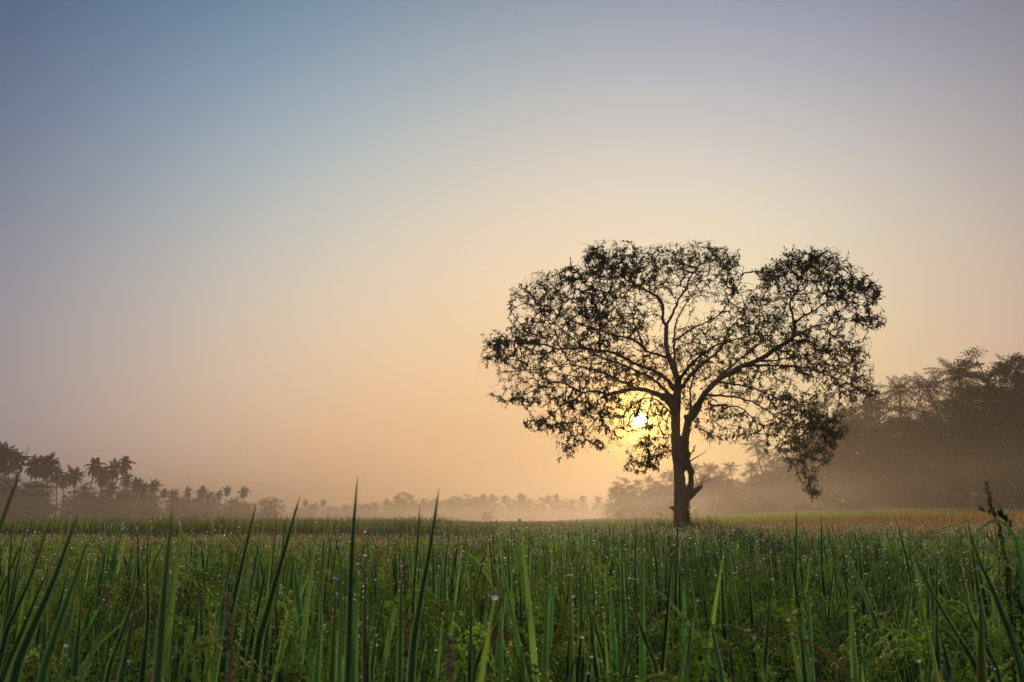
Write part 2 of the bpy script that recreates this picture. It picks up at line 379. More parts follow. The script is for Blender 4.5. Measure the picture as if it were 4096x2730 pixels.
# crown clumps seen in the photo: px, py, rx, ry, twigs, leaves per twig, droop
BLOBS = [
 (2010,1370,62,28,60,8,.3),(1990,1430,55,40,50,7,.5),(2090,1400,80,60,110,8,.4),(2120,1480,95,55,110,7,.5),(2060,1590,75,28,45,7,.5),(2180,1560,100,50,90,6,.5),
 (2130,1190,65,38,80,9,.3),(2200,1140,70,35,80,8,.2),(2280,1100,44,26,50,7,.1),(2190,1240,110,65,170,8,.3),(2150,1320,90,45,110,8,.3),
 (2290,1200,120,80,230,7,.3),(2330,1290,130,70,240,9,.3),(2420,1240,110,70,200,8,.3),(2470,1330,90,60,150,8,.3),(2280,1370,140,55,190,7,.4),
 (2375,1020,36,32,60,7,.0),(2430,1030,80,50,120,7,.0),(2520,1055,90,50,130,7,.1),(2430,1110,110,60,190,8,.1),(2540,1120,100,60,150,6,.1),(2610,1050,60,40,70,6,.0),
 (2620,1120,80,50,90,4,.1),(2700,1030,70,42,90,7,.0),(2780,1020,75,42,90,7,.0),(2850,1005,44,20,34,5,.0),(2820,1080,100,55,120,6,.1),(2900,1045,42,36,80,9,.1),(2915,1110,38,36,50,6,.1),
 (2720,1110,90,50,90,4,.1),(2780,1180,110,50,100,3,.2),(2900,1190,90,50,80,4,.2),(2600,1230,90,60,80,3,.2),(2560,1300,60,60,60,4,.3),
 (2340,1450,130,55,150,6,.5),(2450,1450,110,60,150,6,.5),(2560,1500,100,55,130,6,.4),(2460,1520,110,45,110,6,.6),(2300,1520,90,45,70,6,.6),
 (2230,1600,70,35,45,6,.7),(2160,1690,50,26,40,8,.8),(2240,1700,50,40,40,7,.9),(2320,1640,90,50,110,7,.9),(2400,1620,90,50,120,7,.9),(2300,1740,50,40,40,7,1.),(2270,1800,35,30,22,7,1.),
 (2390,1720,60,50,60,7,1.),(2400,1775,35,25,22,7,1.),(2470,1630,60,50,60,6,.9),(2560,1640,70,45,60,6,.9),(2545,1700,50,40,26,6,1.),(2640,1660,35,45,22,6,1.),(2600,1770,70,50,80,8,1.),(2660,1790,28,35,22,7,1.),(2560,1860,50,28,36,8,1.),(2610,1850,30,24,18,8,1.),
 (2650,1500,70,50,80,5,.3),(2640,1400,60,50,70,5,.3),(2750,1400,90,60,130,6,.2),(2800,1340,80,50,90,5,.2),(2760,1500,50,60,80,5,.4),(2740,1590,30,50,30,5,.6),
 (2860,1440,80,60,130,7,.3),(2930,1330,90,60,140,7,.2),(3000,1270,80,60,130,7,.2),(3060,1340,100,60,170,8,.3),(3120,1260,80,60,120,7,.3),(2990,1400,100,45,120,7,.3),
 (3090,1105,36,30,70,8,.1),(3130,1080,60,45,80,8,.1),(3190,1060,60,40,80,8,.0),(3250,1030,60,28,70,9,.0),(3320,1060,55,45,80,8,.1),(3070,1195,50,40,66,6,.2),(3150,1170,70,50,70,6,.2),(3260,1110,80,50,110,7,.1),
 (3360,1130,70,45,100,8,.1),(3440,1150,60,35,80,9,.2),(3495,1190,28,26,26,8,.4),(3390,1200,80,40,70,6,.3),(3290,1190,80,50,70,5,.2),(3470,1265,45,35,45,9,.3),(3505,1300,28,18,16,8,.4),(3380,1280,70,40,50,5,.3),
 (3250,1330,80,45,80,5,.3),(3180,1400,90,50,130,8,.3),(3290,1400,80,45,90,7,.4),(3380,1370,60,50,50,6,.4),(3420,1430,50,60,80,8,.6),(3350,1470,80,50,100,7,.5),(3250,1480,80,40,90,7,.5),(3150,1480,80,35,70,6,.5),
 (3430,1520,50,50,70,9,.7),(3460,1575,45,30,36,9,.7),(3390,1590,45,45,45,8,.8),(3330,1560,70,40,50,6,.7),(3500,1570,16,10,6,6,.6),
 (3050,1530,90,50,80,6,.5),(2950,1560,80,35,60,6,.5),(2900,1500,70,50,80,6,.4),(2990,1490,60,35,50,6,.4),(3120,1600,70,45,80,7,.6),(3200,1640,80,50,120,9,.7),(3270,1680,70,50,100,9,.8),(3330,1730,48,40,50,9,.9),(3160,1710,70,45,80,8,.8),(3090,1690,50,40,40,7,.8),
 (3220,1770,80,50,110,9,.9),(3130,1790,50,40,45,8,.9),(3290,1810,40,35,36,8,1.),(3200,1850,50,45,55,8,1.),(3240,1920,38,40,46,9,1.),(3262,1968,24,20,20,9,1.),
 (2850,1650,50,45,45,6,.9),(2900,1640,50,30,36,6,.8),(2850,1740,35,32,26,7,1.),(2960,1740,32,36,26,7,1.),(2940,1670,40,30,30,6,.9),(2780,1680,26,50,22,6,1.),(2790,1600,40,40,36,5,.7),(3020,1720,26,26,14,6,1.),(2900,1760,30,20,10,6,1.),
]
att = []
proj = np.array([(2048 + (p[0] / p[1]) * 0 , 0) for p in TN[:1]])
def to_px(p):
    X, Y, Z = p[..., 0], p[..., 1], p[..., 2] - CAMZ
    f = Y * math.cos(TILT) + Z * math.sin(TILT); v = -Y * math.sin(TILT) + Z * math.cos(TILT)
    return np.stack([2048 + FPX * X / f, 1365 - FPX * v / f], -1)
TNpx = to_px(TN)
for (cx, cy, rx, ry, n_, lf, dr) in BLOBS:
    k = int(n_ * .62)
    gg = np.clip(rt.normal(0, 1, (2, k)), -1.9, 1.9)
    xs = cx + rx * gg[0] * .72; ys = cy + ry * gg[1] * .72
    for x, y in zip(xs, ys):
        d2 = (TNpx[:, 0] - x) ** 2 + (TNpx[:, 1] - y) ** 2
        near = np.argsort(d2)[:25]
        near = near[d2[near] < max(d2[near[0]] * 3, 110 ** 2)]
        dep = TN[rt.choice(near), 1] + rt.normal(0, .5)
        att.append((*Pt(x, y, dep), lf, dr))
att = np.array(att)
dmin = np.array([np.min(((TN - a[:3]) ** 2).sum(1)) for a in att])
att = att[np.argsort(dmin)]
tips = []
plen = np.zeros(60000)
for a in att:
    p = a[:3]
    dv = p - N[:cnt]
    dist = np.sqrt((dv ** 2).sum(1)) + 1e-6
    cosb = (dv * nd[:cnt]).sum(1) / dist
    cost = dist * (1.25 - .45 * cosb) + .12 * plen[:cnt]
    q = int(np.argmin(cost)); d = dist[q]
    if d < .05: continue
    ns = max(2, int(d / .11))
    c1 = N[q] + nd[q] * d * .35 + rt.normal(0, .04, 3)
    c2 = p - np.array([0, 0, -1.]) * d * .12 * a[4] + rt.normal(0, .04, 3)
    ts = np.arange(1, ns + 1)[:, None] / ns
    path = (1 - ts) ** 3 * N[q] + 3 * (1 - ts) ** 2 * ts * c1 + 3 * (1 - ts) * ts ** 2 * c2 + ts ** 3 * p
    path[:-1] += rt.normal(0, .012, path[:-1].shape)
    last = q
    for w in path:
        N[cnt] = w; par[cnt] = last; nd[cnt] = unit(w - N[last]); plen[cnt] = plen[last] + .1
        last = cnt; cnt += 1
        if cnt > 59990: break
    tips.append((last, a[3], a[4]))
    if cnt > 59990: break
# short leafy spurs between the twigs, one batch
sp = []
for (cx, cy, rx, ry, n_, lf, dr) in BLOBS:
    k = int(n_ * 1.5)
    gg = np.clip(rt.normal(0, 1, (2, k)), -1.8, 1.8)
    for x, y in zip(cx + rx * gg[0] * .74, cy + ry * gg[1] * .74):
        sp.append((x, y, lf, dr))
for (cx, cy, rx, ry, n_, lf, dr) in BLOBS:
    for _ in range(3):
        a_ = rt.uniform(0, 6.28); m_ = rt.uniform(1.7, 2.15)
        sp.append((cx + rx * m_ * .74 * math.cos(a_), cy + ry * m_ * .78 * math.sin(a_), lf * .7, dr))
sp = np.array(sp)
main_n = cnt
Npx = to_px(N[:main_n])
for x, y, lf, dr in sp:
    d2 = (Npx[:, 0] - x) ** 2 + (Npx[:, 1] - y) ** 2
    near = np.argpartition(d2, 12)[:12]
    q = int(rt.choice(near))
    p = Pt(x, y, N[q, 1] + rt.normal(0, .22)); v = p - N[q]; d = np.linalg.norm(v)
    if d > .95 or d < .03: continue
    mid = N[q] + v * .5 + rt.normal(0, .03, 3) + np.array([0, 0, .06 * (1 - dr)]); last = q
    for w_ in (mid, p):
        N[cnt] = w_; par[cnt] = last; nd[cnt] = unit(w_ - N[last]); last = cnt; cnt += 1
    tips.append((last, lf, dr))
# pipe model radii
w = np.zeros(cnt)
for l, _, _ in tips: w[l] += 1
for k in range(cnt - 1, NT - 1, -1):
    if par[k] >= 0: w[par[k]] += w[k] if k >= NT else 0
rad = .0036 * np.maximum(w, 1) ** .40
k = np.arange(NT, cnt)
pa = par[k]
ra = np.minimum(rad[pa], rad[k] * 1.25); ra = np.where(pa < NT, rad[k] * 1.2, ra)
V, Qd = prisms(N[pa], N[k] + (N[k] - N[pa]) * .06, ra, rad[k], 4)
bagB.add(V, Qd)
tree = empty('lone_tree', tuple(base))
tag(tree, 'large dark spreading tree standing alone in the rice field before the sun', 'tree')
def off(bag):
    bag.V = [v - base for v in bag.V]; return bag
off(bagB).build('branches', M_BARK, tree)
# leaves
LV = []; 
for l, lf, dr in tips:
    nlf = rt.poisson(lf * .60) if rt.random() < .47 else 0
    if nlf == 0: continue
    p0 = N[l]; chain = [l]
    for _ in range(3):
        if par[chain[-1]] >= NT: chain.append(par[chain[-1]])
    td = nd[l]
    for j in range(nlf):
        c = chain[rt.integers(len(chain))]
        f = rt.random()
        b = N[c] * f + N[par[c]] * (1 - f) if par[c] >= 0 else N[c]
        d = unit(td * .6 + rt.normal(0, .65, 3) + np.array([0, 0, -1.1 * dr + .15]))
        LV.append((*b, *d, rt.uniform(.068, .140)))
LV = np.array(LV)
def leaves(LV, wr=.30, fold=.12, rg=rt):
    b = LV[:, :3]; d = LV[:, 3:6]; L_ = LV[:, 6:7]
    s = unit(np.cross(d, rg.normal(0, 1, d.shape))); nrm = np.cross(d, s)
    mid = b + d * L_ * .45
    curl = nrm * L_ * fold
    W_ = L_ * wr * rg.uniform(.8, 1.15, L_.shape) * .5
    V = np.stack([b, mid + s * W_ + curl, mid + d * L_ * .27 + s * W_ * .72 + curl, b + d * L_, mid + d * L_ * .27 - s * W_ * .72 + curl, mid - s * W_ + curl], 1).reshape(-1, 3)
    i = np.arange(len(b))[:, None] * 6
    Q = np.concatenate([i + [0, 1, 2, 3], i + [0, 3, 4, 5]], 0)
    return V, Q
V, Qd = leaves(LV)
mesh_np('crown', V - base, Qd, mat=M_LEAF, parent=tree)
print('tree nodes', cnt, 'tips', len(tips), 'leaves', len(LV))
# trunk: overlapping stems fused by a voxel remesh, with burls and broken stubs
bt = Bag()
def stem(pts, sides=14, dy=0.0):
    P = np.array([Pt(a, b, TD + dy) for a, b, r in pts]); R = np.array([r for *_, r in pts]) * PXM * .94
    P2, tt = resample(P, .07)
    d = np.concatenate([[0], np.cumsum(np.linalg.norm(np.diff(P, axis=0), axis=1))]); 
    V, Qd, Tt = tube(P2, np.interp(tt, d / d[-1], R), sides)
    bt.add(V - base, Qd, Tt)
stem([(2722,2215,44),(2723,2150,37),(2724,2095,31),(2723,2040,27),(2722,1985,27),(2720,1940,24),(2717,1890,22),(2711,1830,23),(2705,1780,21),(2702,1720,19),(2703,1660,20),(2705,1600,19),(2712,1550,16),(2712,1505,14)])
stem([(2728,1880,18),(2735,1830,20),(2738,1790,19),(2741,1750,16),(2748,1705,15),(2757,1675,18),(2775,1655,19),(2795,1618,18)])
stem([(2700,1660,18),(2693,1625,18),(2672,1597,18),(2645,1583,16)])
stem([(2735,1668,10),(2756,1672,13)], 10)
stem([(2738,2010,16),(2753,1975,14),(2763,1945,12),(2766,1915,11),(2764,1890,12),(2752,1860,13),(2745,1825,12),(2738,1800,10)], 12)
stem([(2762,1895,12),(2769,1888,10),(2773,1879,4)], 8)
stem([(2745,1800,12),(2752,1828,9),(2762,1833,5)], 8)
stem([(2744,1781,9),(2750,1782,5)], 8)
stem([(2742,2000,16),(2760,1985,15),(2778,1966,12),(2796,1952,9),(2812,1940,4)], 10)
stem([(2706,2038,9),(2690,2034,9),(2681,2030,8),(2678,2028,4)], 10)
stem([(2705,1863,6),(2696,1865,4),(2692,1863,2)], 6)
stem([(2745,2040,8),(2754,2050,5),(2752,2075,7),(2756,2100,5)], 6)
for a, b, r in ((2742,2130,22),(2704,2135,22),(2732,2150,26)):
    stem([(a, b + 60, r * 1.3), (a, b, r), (a, b - 40, r * .4)], 10)
tr = bt.build('trunk', M_BARK, tree, smooth=True)
rm = tr.modifiers.new('fuse', 'REMESH'); rm.mode = 'VOXEL'; rm.voxel_size = .022; rm.use_smooth_shade = True
sm_ = tr.modifiers.new('smooth', 'SMOOTH'); sm_.factor = .6; sm_.iterations = 3
tx = bpy.data.textures.new('bark_lumps', 'CLOUDS'); tx.noise_scale = .12; tx.noise_depth = 3
dm = tr.modifiers.new('lumps', 'DISPLACE'); dm.texture = tx; dm.strength = .05; dm.mid_level = .5
tx2 = bpy.data.textures.new('bark_chips', 'CLOUDS'); tx2.noise_scale = .035; tx2.noise_depth = 2
dm2 = tr.modifiers.new('chips', 'DISPLACE'); dm2.texture = tx2; dm2.strength = .02; dm2.mid_level = .5
# dead bare branches on the broken stubs
def dead(lines, r0):
    bd = Bag()
    for pts in lines:
        P = np.array([Pt(a, b, TD + c) for a, b, c in pts]); P, tt = resample(P, .05)
        P[1:] += rt.normal(0, .006, P[1:].shape)
        V, Qd, Tt = tube(P, r0 * PXM * (1 - tt * .75), 5); bd.add(V - base, Qd, Tt)
    return bd
dead([[(2756,1832,0),(2768,1812,0),(2776,1795,0),(2782,1782,0)],[(2772,1808,0),(2776,1806,0),(2781,1798,0)],[(2764,1818,0),(2757,1806,0),(2751,1800,0)],
      [(2758,1845,0),(2768,1843,0),(2782,1831,0),(2800,1823,0),(2815,1815,0),(2826,1803,0)],[(2777,1797,0),(2775,1788,0),(2780,1782,0)],[(2766,1846,0),(2762,1840,0),(2758,1838,0)]], 3.0).build('dead_branch', M_BARK, tree)
dead([[(2785,1955,0),(2800,1938,0),(2815,1918,.1),(2822,1900,.1),(2826,1888,.1)],[(2800,1938,0),(2825,1928,0),(2850,1918,.1),(2873,1908,.1)],[(2798,1940,0),(2815,1925,0),(2840,1915,-.1),(2868,1905,-.1)],
      [(2806,1930,0),(2802,1915,0),(2799,1895,0)],[(2795,1940,0),(2785,1925,.1),(2776,1910,.1)],[(2790,1945,0),(2780,1935,-.1),(2771,1925,-.1)],[(2810,1925,0),(2812,1905,.1),(2815,1892,.1)],
      [(2815,1917,0),(2806,1905,.1),(2804,1896,.1)],[(2782,1975,0),(2795,1962,0),(2812,1958,.1)],[(2795,1962,0),(2808,1954,0),(2824,1940,.1)],[(2783,1948,0),(2776,1942,0),(2769,1936,0)],[(2818,1912,0),(2828,1906,0),(2834,1898,.1)]], 1.5).build('dead_branch', M_BARK, tree)
# small creeper leaves up the base of the trunk
CV = []
for k_ in range(260):
    y = rt.uniform(2010, 2110); x = (2752 if rt.random() < .8 else 2696) + rt.normal(0, 4) 
    CV.append((*Pt(x, y, TD - .12 + rt.normal(0, .06)), *unit(rt.normal(0, 1, 3) + [0, -.3, -.4]), rt.uniform(.04, .1)))
V, Qd = leaves(np.array(CV), .4)
mesh_np('creeper', V - base, Qd, mat=M_LEAF, parent=tree)
# ------------------------------------------------------------------ groves: palms, broad trees, bamboo, bushes
def palm_meshes(seed, H=18.0, fl=3.4, nf=24, lean=1.2, bend=.5, slim=False, hang=1.0, nl0=26, lw=.085):
    r = np.random.default_rng(seed)
    z = np.linspace(-.6, H - fl * .55, 14)
    t_ = (z + .6) / (H)
    a = r.uniform(0, 6.28)
    P = np.stack([lean * math.cos(a) * t_ ** 2 + .25 * np.sin(t_ * 5), lean * math.sin(a) * t_ ** 2, z], 1)
    b = Bag(); V, Q, T = tube(P, (.17 if not slim else .10) * (1 - .35 * t_) + .12 * np.exp(-t_ * 18), 8); b.add(V, Q, T)
    trunk = (np.concatenate(b.V), np.concatenate(b.Q), np.concatenate(b.T))
    top = P[-1]; cb = Bag()
    for f in range(nf):
        az = f * 2.399 + r.normal(0, .15)
        el = math.radians(80 - (150 if nl0 == 26 else 118) * (f / nf) ** .9 + r.normal(0, 9)) 
        L_ = fl * r.uniform(.7, 1.12) * (1 if f > 3 else .8)
        n = 12; s = np.linspace(0, 1, n)
        ang = el - hang * (1.15 * s ** 1.4) * (.5 + .7 * math.cos(max(el, -.6)))
        step = L_ / (n - 1)
        hx = np.concatenate([[0], np.cumsum(np.cos(ang[:-1]) * step)]); hz = np.concatenate([[0], np.cumsum(np.sin(ang[:-1]) * step)])
        R = np.stack([top[0] + hx * math.cos(az), top[1] + hx * math.sin(az), top[2] + hz], 1)
        V, Q, T = tube(R, np.linspace(.035, .008, n), 3, cap=False); cb.add(V, Q)
        nl = nl0 if not slim else 16
        u = np.linspace(.14, .99, nl)
        base_ = np.stack([np.interp(u, s, R[:, k]) for k in range(3)], 1)
        tan = np.stack([np.interp(u, s, np.gradient(R[:, k])) for k in range(3)], 1); tan = unit(tan)
        side = unit(np.cross(tan, [0, 0, 1.])); up = np.cross(side, tan)
        ll = fl * .26 * np.sin(np.pi * (u * .85 + .12)) ** .7 * (1.0 if not slim else 1.2)
        for sg in (-1, 1):
            d = unit(side * sg * .85 + tan * .5 - up * .05 + np.array([0, 0, -.55]) * r.uniform(.4, 1.3, (nl, 1)))
            tip = base_ + d * ll[:, None] + np.array([0, 0, -.12]) * ll[:, None]
            mid = base_ + d * ll[:, None] * .5
            wv = tan * lw
            V = np.stack([base_ - wv * .5, base_ + wv * .5, mid + wv, tip, mid - wv], 1).reshape(-1, 3)
            i = np.arange(nl)[:, None] * 5
            cb.add(V, np.concatenate([i + [0, 1, 2, 4]]), i + [4, 2, 3])
    # a few nuts and old hanging fronds
    for k in range(5):
        c = top + np.array([math.cos(k * 1.3) * .3, math.sin(k * 1.3) * .3, -.25])
        V, Q, T = tube([c + [0, 0, .14], c + [0, 0, .07], c, c - [0, 0, .1], c - [0, 0, .15]], [.03, .11, .14, .1, .03], 6); cb.add(V, Q, T)
    return trunk, (np.concatenate(cb.V), np.concatenate(cb.Q), np.concatenate(cb.T))

def broad_meshes(seed, H=14.0, Wd=11.0, low=.12, ncl=70, nleaf=9000, ls=.3, flat=1.0, open_=0.0, trunks=1):
    """trunk with limbs reaching every leaf clump; clumps fill an uneven dome from height low*H to H"""
    r = np.random.default_rng(seed)
    cz = H * (low + 1) / 2; rz = H * (1 - low) / 2
    cl = []
    lob = [(r.uniform(-.45, .45) * Wd / 2, r.uniform(-.45, .45) * Wd / 2, r.uniform(-.35, .45) * rz, r.uniform(.45, .75)) for _ in range(7)] + [(0, 0, .25 * rz, .75), (0, 0, -.2 * rz, .8)]
    while len(cl) < ncl:
        lx, ly, lz, lr = lob[r.integers(len(lob))]
        d = unit(r.normal(0, 1, 3)) * r.uniform(.45, 1.0) ** .6 * lr
        x, y, z_ = lx + d[0] * Wd / 2 * 1.0, ly + d[1] * Wd / 2, lz + d[2] * rz * flat
        if (x * x + y * y) / (Wd * Wd * .27) + (z_ / rz) ** 2 > 1: continue
        if z_ < -.5 * rz and math.hypot(x, y) > Wd * .42: continue
        cl.append((x, y, cz + z_, r.uniform(.55, 1.25)))
    if low < .11:
        for _ in range(int(ncl * .45)):
            a = r.uniform(0, 6.28); q = r.uniform(.05, .52) * Wd
            cl.append((q * math.cos(a), q * math.sin(a), H * r.uniform(.03, .42), r.uniform(.7, 1.3)))
    cl = np.array(cl)
    b = Bag()
    th = H * max(low, .12)
    for k in range(trunks):
        a = r.uniform(0, 6.28); q = .0 if trunks == 1 else Wd * .12
        P = np.array([[q * math.cos(a) * .5, q * math.sin(a) * .5, -.8], [q * math.cos(a), q * math.sin(a), th], [q * 1.6 * math.cos(a), q * 1.6 * math.sin(a), H * .45], [q * 2.2 * math.cos(a), q * 2.2 * math.sin(a), H * .8]])
        P, tt = resample(P, H / 25); P[1:, :2] += np.cumsum(r.normal(0, H * .004, (len(P) - 1, 2)), 0)
        V, Q, T = tube(P, H * .017 / math.sqrt(trunks) * (1 - .8 * tt), 8); b.add(V, Q, T)
        if k == 0: main = P
    for c in cl:
        q = main[np.argmin(np.abs(main[:, 2] - (c[2] - .55 * math.hypot(c[0], c[1])) ))]
        P = np.array([q, q * .5 + c[:3] * .5 + [0, 0, .08 * H * r.uniform(-.3, .6)], c[:3]])
        P, tt = resample(P, H / 14); V, Q, T = tube(P, H * .0045 * (1 - .7 * tt) * r.uniform(.6, 1.5), 4, cap=False); b.add(V, Q)
    wts = cl[:, 3] ** 1.3; wts /= wts.sum()
    idx = r.choice(len(cl), nleaf, p=wts)
    rc = Wd * .09 * cl[idx, 3]
    d = r.normal(0, 1, (nleaf, 3)) * np.array([1.15, 1.15, .6]); d = d * (r.random((nleaf, 1)) * .5 + .5) * .62
    pos = cl[idx, :3] + d * rc[:, None]
    pos[:, 2] = np.maximum(pos[:, 2], .3)
    dr = unit(r.normal(0, 1, (nleaf, 3)) + unit(d) * .8 + [0, 0, -.35])
    s = unit(np.cross(dr, r.normal(0, 1, (nleaf, 3)))); n = np.cross(dr, s)
    L_ = ls * r.uniform(.6, 1.3, (nleaf, 1))
    V = np.stack([pos, pos + dr * L_ * .5 + s * L_ * .32 + n * L_ * .1, pos + dr * L_, pos + dr * L_ * .5 - s * L_ * .32 - n * L_ * .1], 1).reshape(-1, 3)
    Q = np.arange(nleaf * 4).reshape(-1, 4)
    tq = (np.concatenate(b.V), np.concatenate(b.Q), np.concatenate(b.T))
    return tq, (V, Q, None)

def bamboo_meshes(seed, H=18.0, n=34, spread=4.5):
    r = np.random.default_rng(seed)
    b = Bag(); LVs = []
    for k in range(n):
        a = r.uniform(0, 6.28); L_ = H * r.uniform(.7, 1.08); r0 = r.uniform(0, .9)
        out_ = spread * r.uniform(.2, 1.1)
        t_ = np.linspace(0, 1, 14)
        hz = L_ * (t_ - .10 * t_ ** 4 * (out_ / spread)); hr = r0 + out_ * t_ ** 2.3
        P = np.stack([hr * math.cos(a), hr * math.sin(a), hz - .5], 1)
        V, Q, T = tube(P, .06 * (1 - .85 * t_), 4, cap=False); b.add(V, Q)
        m_ = 230
        u = r.uniform(.28, 1, m_) ** .8
        c = np.stack([np.interp(u, t_, P[:, j]) for j in range(3)], 1)
        # whorls of side twigs
        node = np.round(u * 22) / 22; ang = r.uniform(0, 6.28, m_)
        ln = r.uniform(.15, 1.25, m_) * (1.15 - .4 * u)
        c = c + np.stack([np.cos(ang) * ln, np.sin(ang) * ln, -.15 * ln ** 2 + .15 * ln], 1)
        LVs.append(c)
    c = np.concatenate(LVs); m_ = len(c)
    d = unit(r.normal(0, .7, (m_, 3)) + [0, 0, -.7]); s = unit(np.cross(d, r.normal(0, 1, (m_, 3))))
    L_ = r.uniform(.22, .5, (m_, 1))
    V = np.stack([c, c + d * L_ * .4 + s * .06, c + d * L_, c + d * L_ * .4 - s * .06], 1).reshape(-1, 3)
    return (np.concatenate(b.V), np.concatenate(b.Q), None), (V, np.arange(m_ * 4).reshape(-1, 4), None)

def bush_meshes(seed, H=1.6, Wd=4.0, nleaf=1500, ls=.16):
    r = np.random.default_rng(seed)
    b = Bag(); c = []
    for k in range(36):
        a = r.uniform(0, 6.28); o_ = Wd / 2 * r.uniform(.1, 1)
        P = np.array([[0, 0, -.2], [o_ * .4 * math.cos(a), o_ * .4 * math.sin(a), H * .6], [o_ * math.cos(a), o_ * math.sin(a), H * r.uniform(.5, 1.0) * (1.1 - .5 * o_ / Wd)]])
        P, tt = resample(P, .2); V, Q, T = tube(P, .025 * (1 - .8 * tt), 4, cap=False); b.add(V, Q)
        c.append(P[len(P) // 3:])
    c = np.concatenate(c); idx = r.integers(0, len(c), nleaf); pos = c[idx] + r.normal(0, .16, (nleaf, 3)) * [1, 1, .7]
    pos[:, 2] = np.maximum(pos[:, 2], .05)
    d = unit(r.normal(0, 1, (nleaf, 3))); s = unit(np.cross(d, r.normal(0, 1, (nleaf, 3)))); L_ = ls * r.uniform(.6, 1.4, (nleaf, 1))
    V = np.stack([pos, pos + d * L_ * .5 + s * L_ * .3, pos + d * L_, pos + d * L_ * .5 - s * L_ * .3], 1).reshape(-1, 3)
    return (np.concatenate(b.V), np.concatenate(b.Q), None), (V, np.arange(nleaf * 4).reshape(-1, 4), None)

KINDS = {
 'pa': (palm_meshes(1, fl=3.9, nf=27), 18.0, 'palm'), 'pb': (palm_meshes(2, fl=4.1, nf=30, lean=2.2), 18.0, 'palm'), 'pc': (palm_meshes(3, fl=3.6, nf=25, lean=-1.5, hang=1.25), 18.0, 'palm'),
 'pd': (palm_meshes(4, fl=4.2, nf=36, lean=.7, hang=1.1), 18.0, 'palm'), 'qa': (palm_meshes(6, fl=3.3, nf=19, nl0=36, lw=.022, hang=.75), 18.0, 'palm'), 'qb': (palm_meshes(7, fl=3.5, nf=21, nl0=36, lw=.022, lean=2, hang=.8), 18.0, 'palm'), 'qc': (palm_meshes(8, fl=3.1, nf=17, nl0=34, lw=.022, hang=.9), 18.0, 'palm'),
 'sl': (palm_meshes(5, H=16, fl=1.7, nf=11, lean=.4, slim=True), 16.0, 'palm'),
 'ba': (broad_meshes(21, low=.08, nleaf=11000), 14.0, 'broad'), 'bb': (broad_meshes(22, H=15, Wd=9, low=.05, ncl=60), 15.0, 'broad'), 'bc': (broad_meshes(23, H=12, Wd=13, low=.05, ncl=90, nleaf=12000, flat=.85), 12.0, 'broad'),
 'bd': (broad_meshes(24, H=16, Wd=9, low=.28, ncl=38, nleaf=5000), 16.0, 'broad'), 'be': (broad_meshes(25, H=14, Wd=10, low=.02, ncl=90, nleaf=12000, ls=.26, trunks=3), 14.0, 'broad'),
 'bf': (broad_meshes(26, H=7, Wd=8.5, low=.2, ncl=46, nleaf=5000, ls=.24), 7.0, 'broad'),
 'bg': (broad_meshes(27, H=9, Wd=6, low=.2, ncl=16, nleaf=800, ls=.25), 9.0, 'broad'),
 'hi': (broad_meshes(28, H=18, Wd=13, low=.03, ncl=130, nleaf=42000, ls=.22, trunks=3), 18.0, 'broad'),
 'hj': (broad_meshes(29, H=19, Wd=11, low=.06, ncl=90, nleaf=30000, ls=.22, trunks=2), 19.0, 'broad'),
 'hk': (broad_meshes(30, H=20, Wd=11, low=.3, ncl=110, nleaf=24000, ls=.22, trunks=1), 20.0, 'broad'),
 'bm': (bamboo_meshes(31), 17.5, 'bamboo'), 'bn': (bamboo_meshes(32, n=22, spread=6), 17.5, 'bamboo'),
 'bu': (bush_meshes(41), 1.6, 'bush'), 'bv': (bush_meshes(42, H=2.2, Wd=3.4), 2.2, 'bush'),
}
NAMES = {'palm': ('coconut_palm', 'palm tree', 'trunk', 'crown', M_PALM), 'broad': ('broadleaf_tree', 'tree', 'trunk', 'crown', M_FAR),
         'bamboo': ('bamboo_clump', 'bamboo', 'stems', 'crown', M_FARB), 'bush': ('bush', 'bush', 'stems', 'foliage', M_FAR)}
PROTO = {}
rp = np.random.default_rng(77)
def plant(kind, px, pytop, D, label, group, ws=1.0, rot=None, sink=0.0):
    if kind in ('hi', 'hj', 'hk') and group == GR:
        D *= (1.13, .92)[int(px / 70) % 2]
    (tm, cm), H, fam = KINDS[kind]
    nm, cat, pn, cn, mt = NAMES[fam]
    if fam == 'palm': ws *= rp.uniform(.82, 1.2)
    if kind == 'sl': nm = 'areca_palm'
    X = Pt(px, pytop, D)[0]
    g = float(terrain(X, D)) - sink
    ztop = Pt(px, pytop, D)[2]
    s = max(.05, (ztop - g) / H)
    o = empty(nm, (X, D, g))
    if kind not in PROTO:
        a = mesh_np(pn, *tm, mat=M_BARKF, parent=o)
        b = mesh_np(cn, *cm, mat=mt, parent=o)
        PROTO[kind] = (a, b)
    else:
        for ch in PROTO[kind]:
            c = ch.copy(); COL.objects.link(c); c.parent = o
    o.scale = (s * ws, s * ws, s)
    o.rotation_euler = (0, 0, rp.uniform(0, 6.28) if rot is None else rot)
    tag(o, label, cat, group)
    return o
ORD = 'first second third fourth fifth sixth seventh eighth ninth tenth eleventh twelfth thirteenth'.split()
GL, GR, GM, GF = 'palms of the left grove', 'trees of the right grove', 'trees behind the lone tree', 'trees of the far misty line'
GLT = 'leafy trees of the left grove'
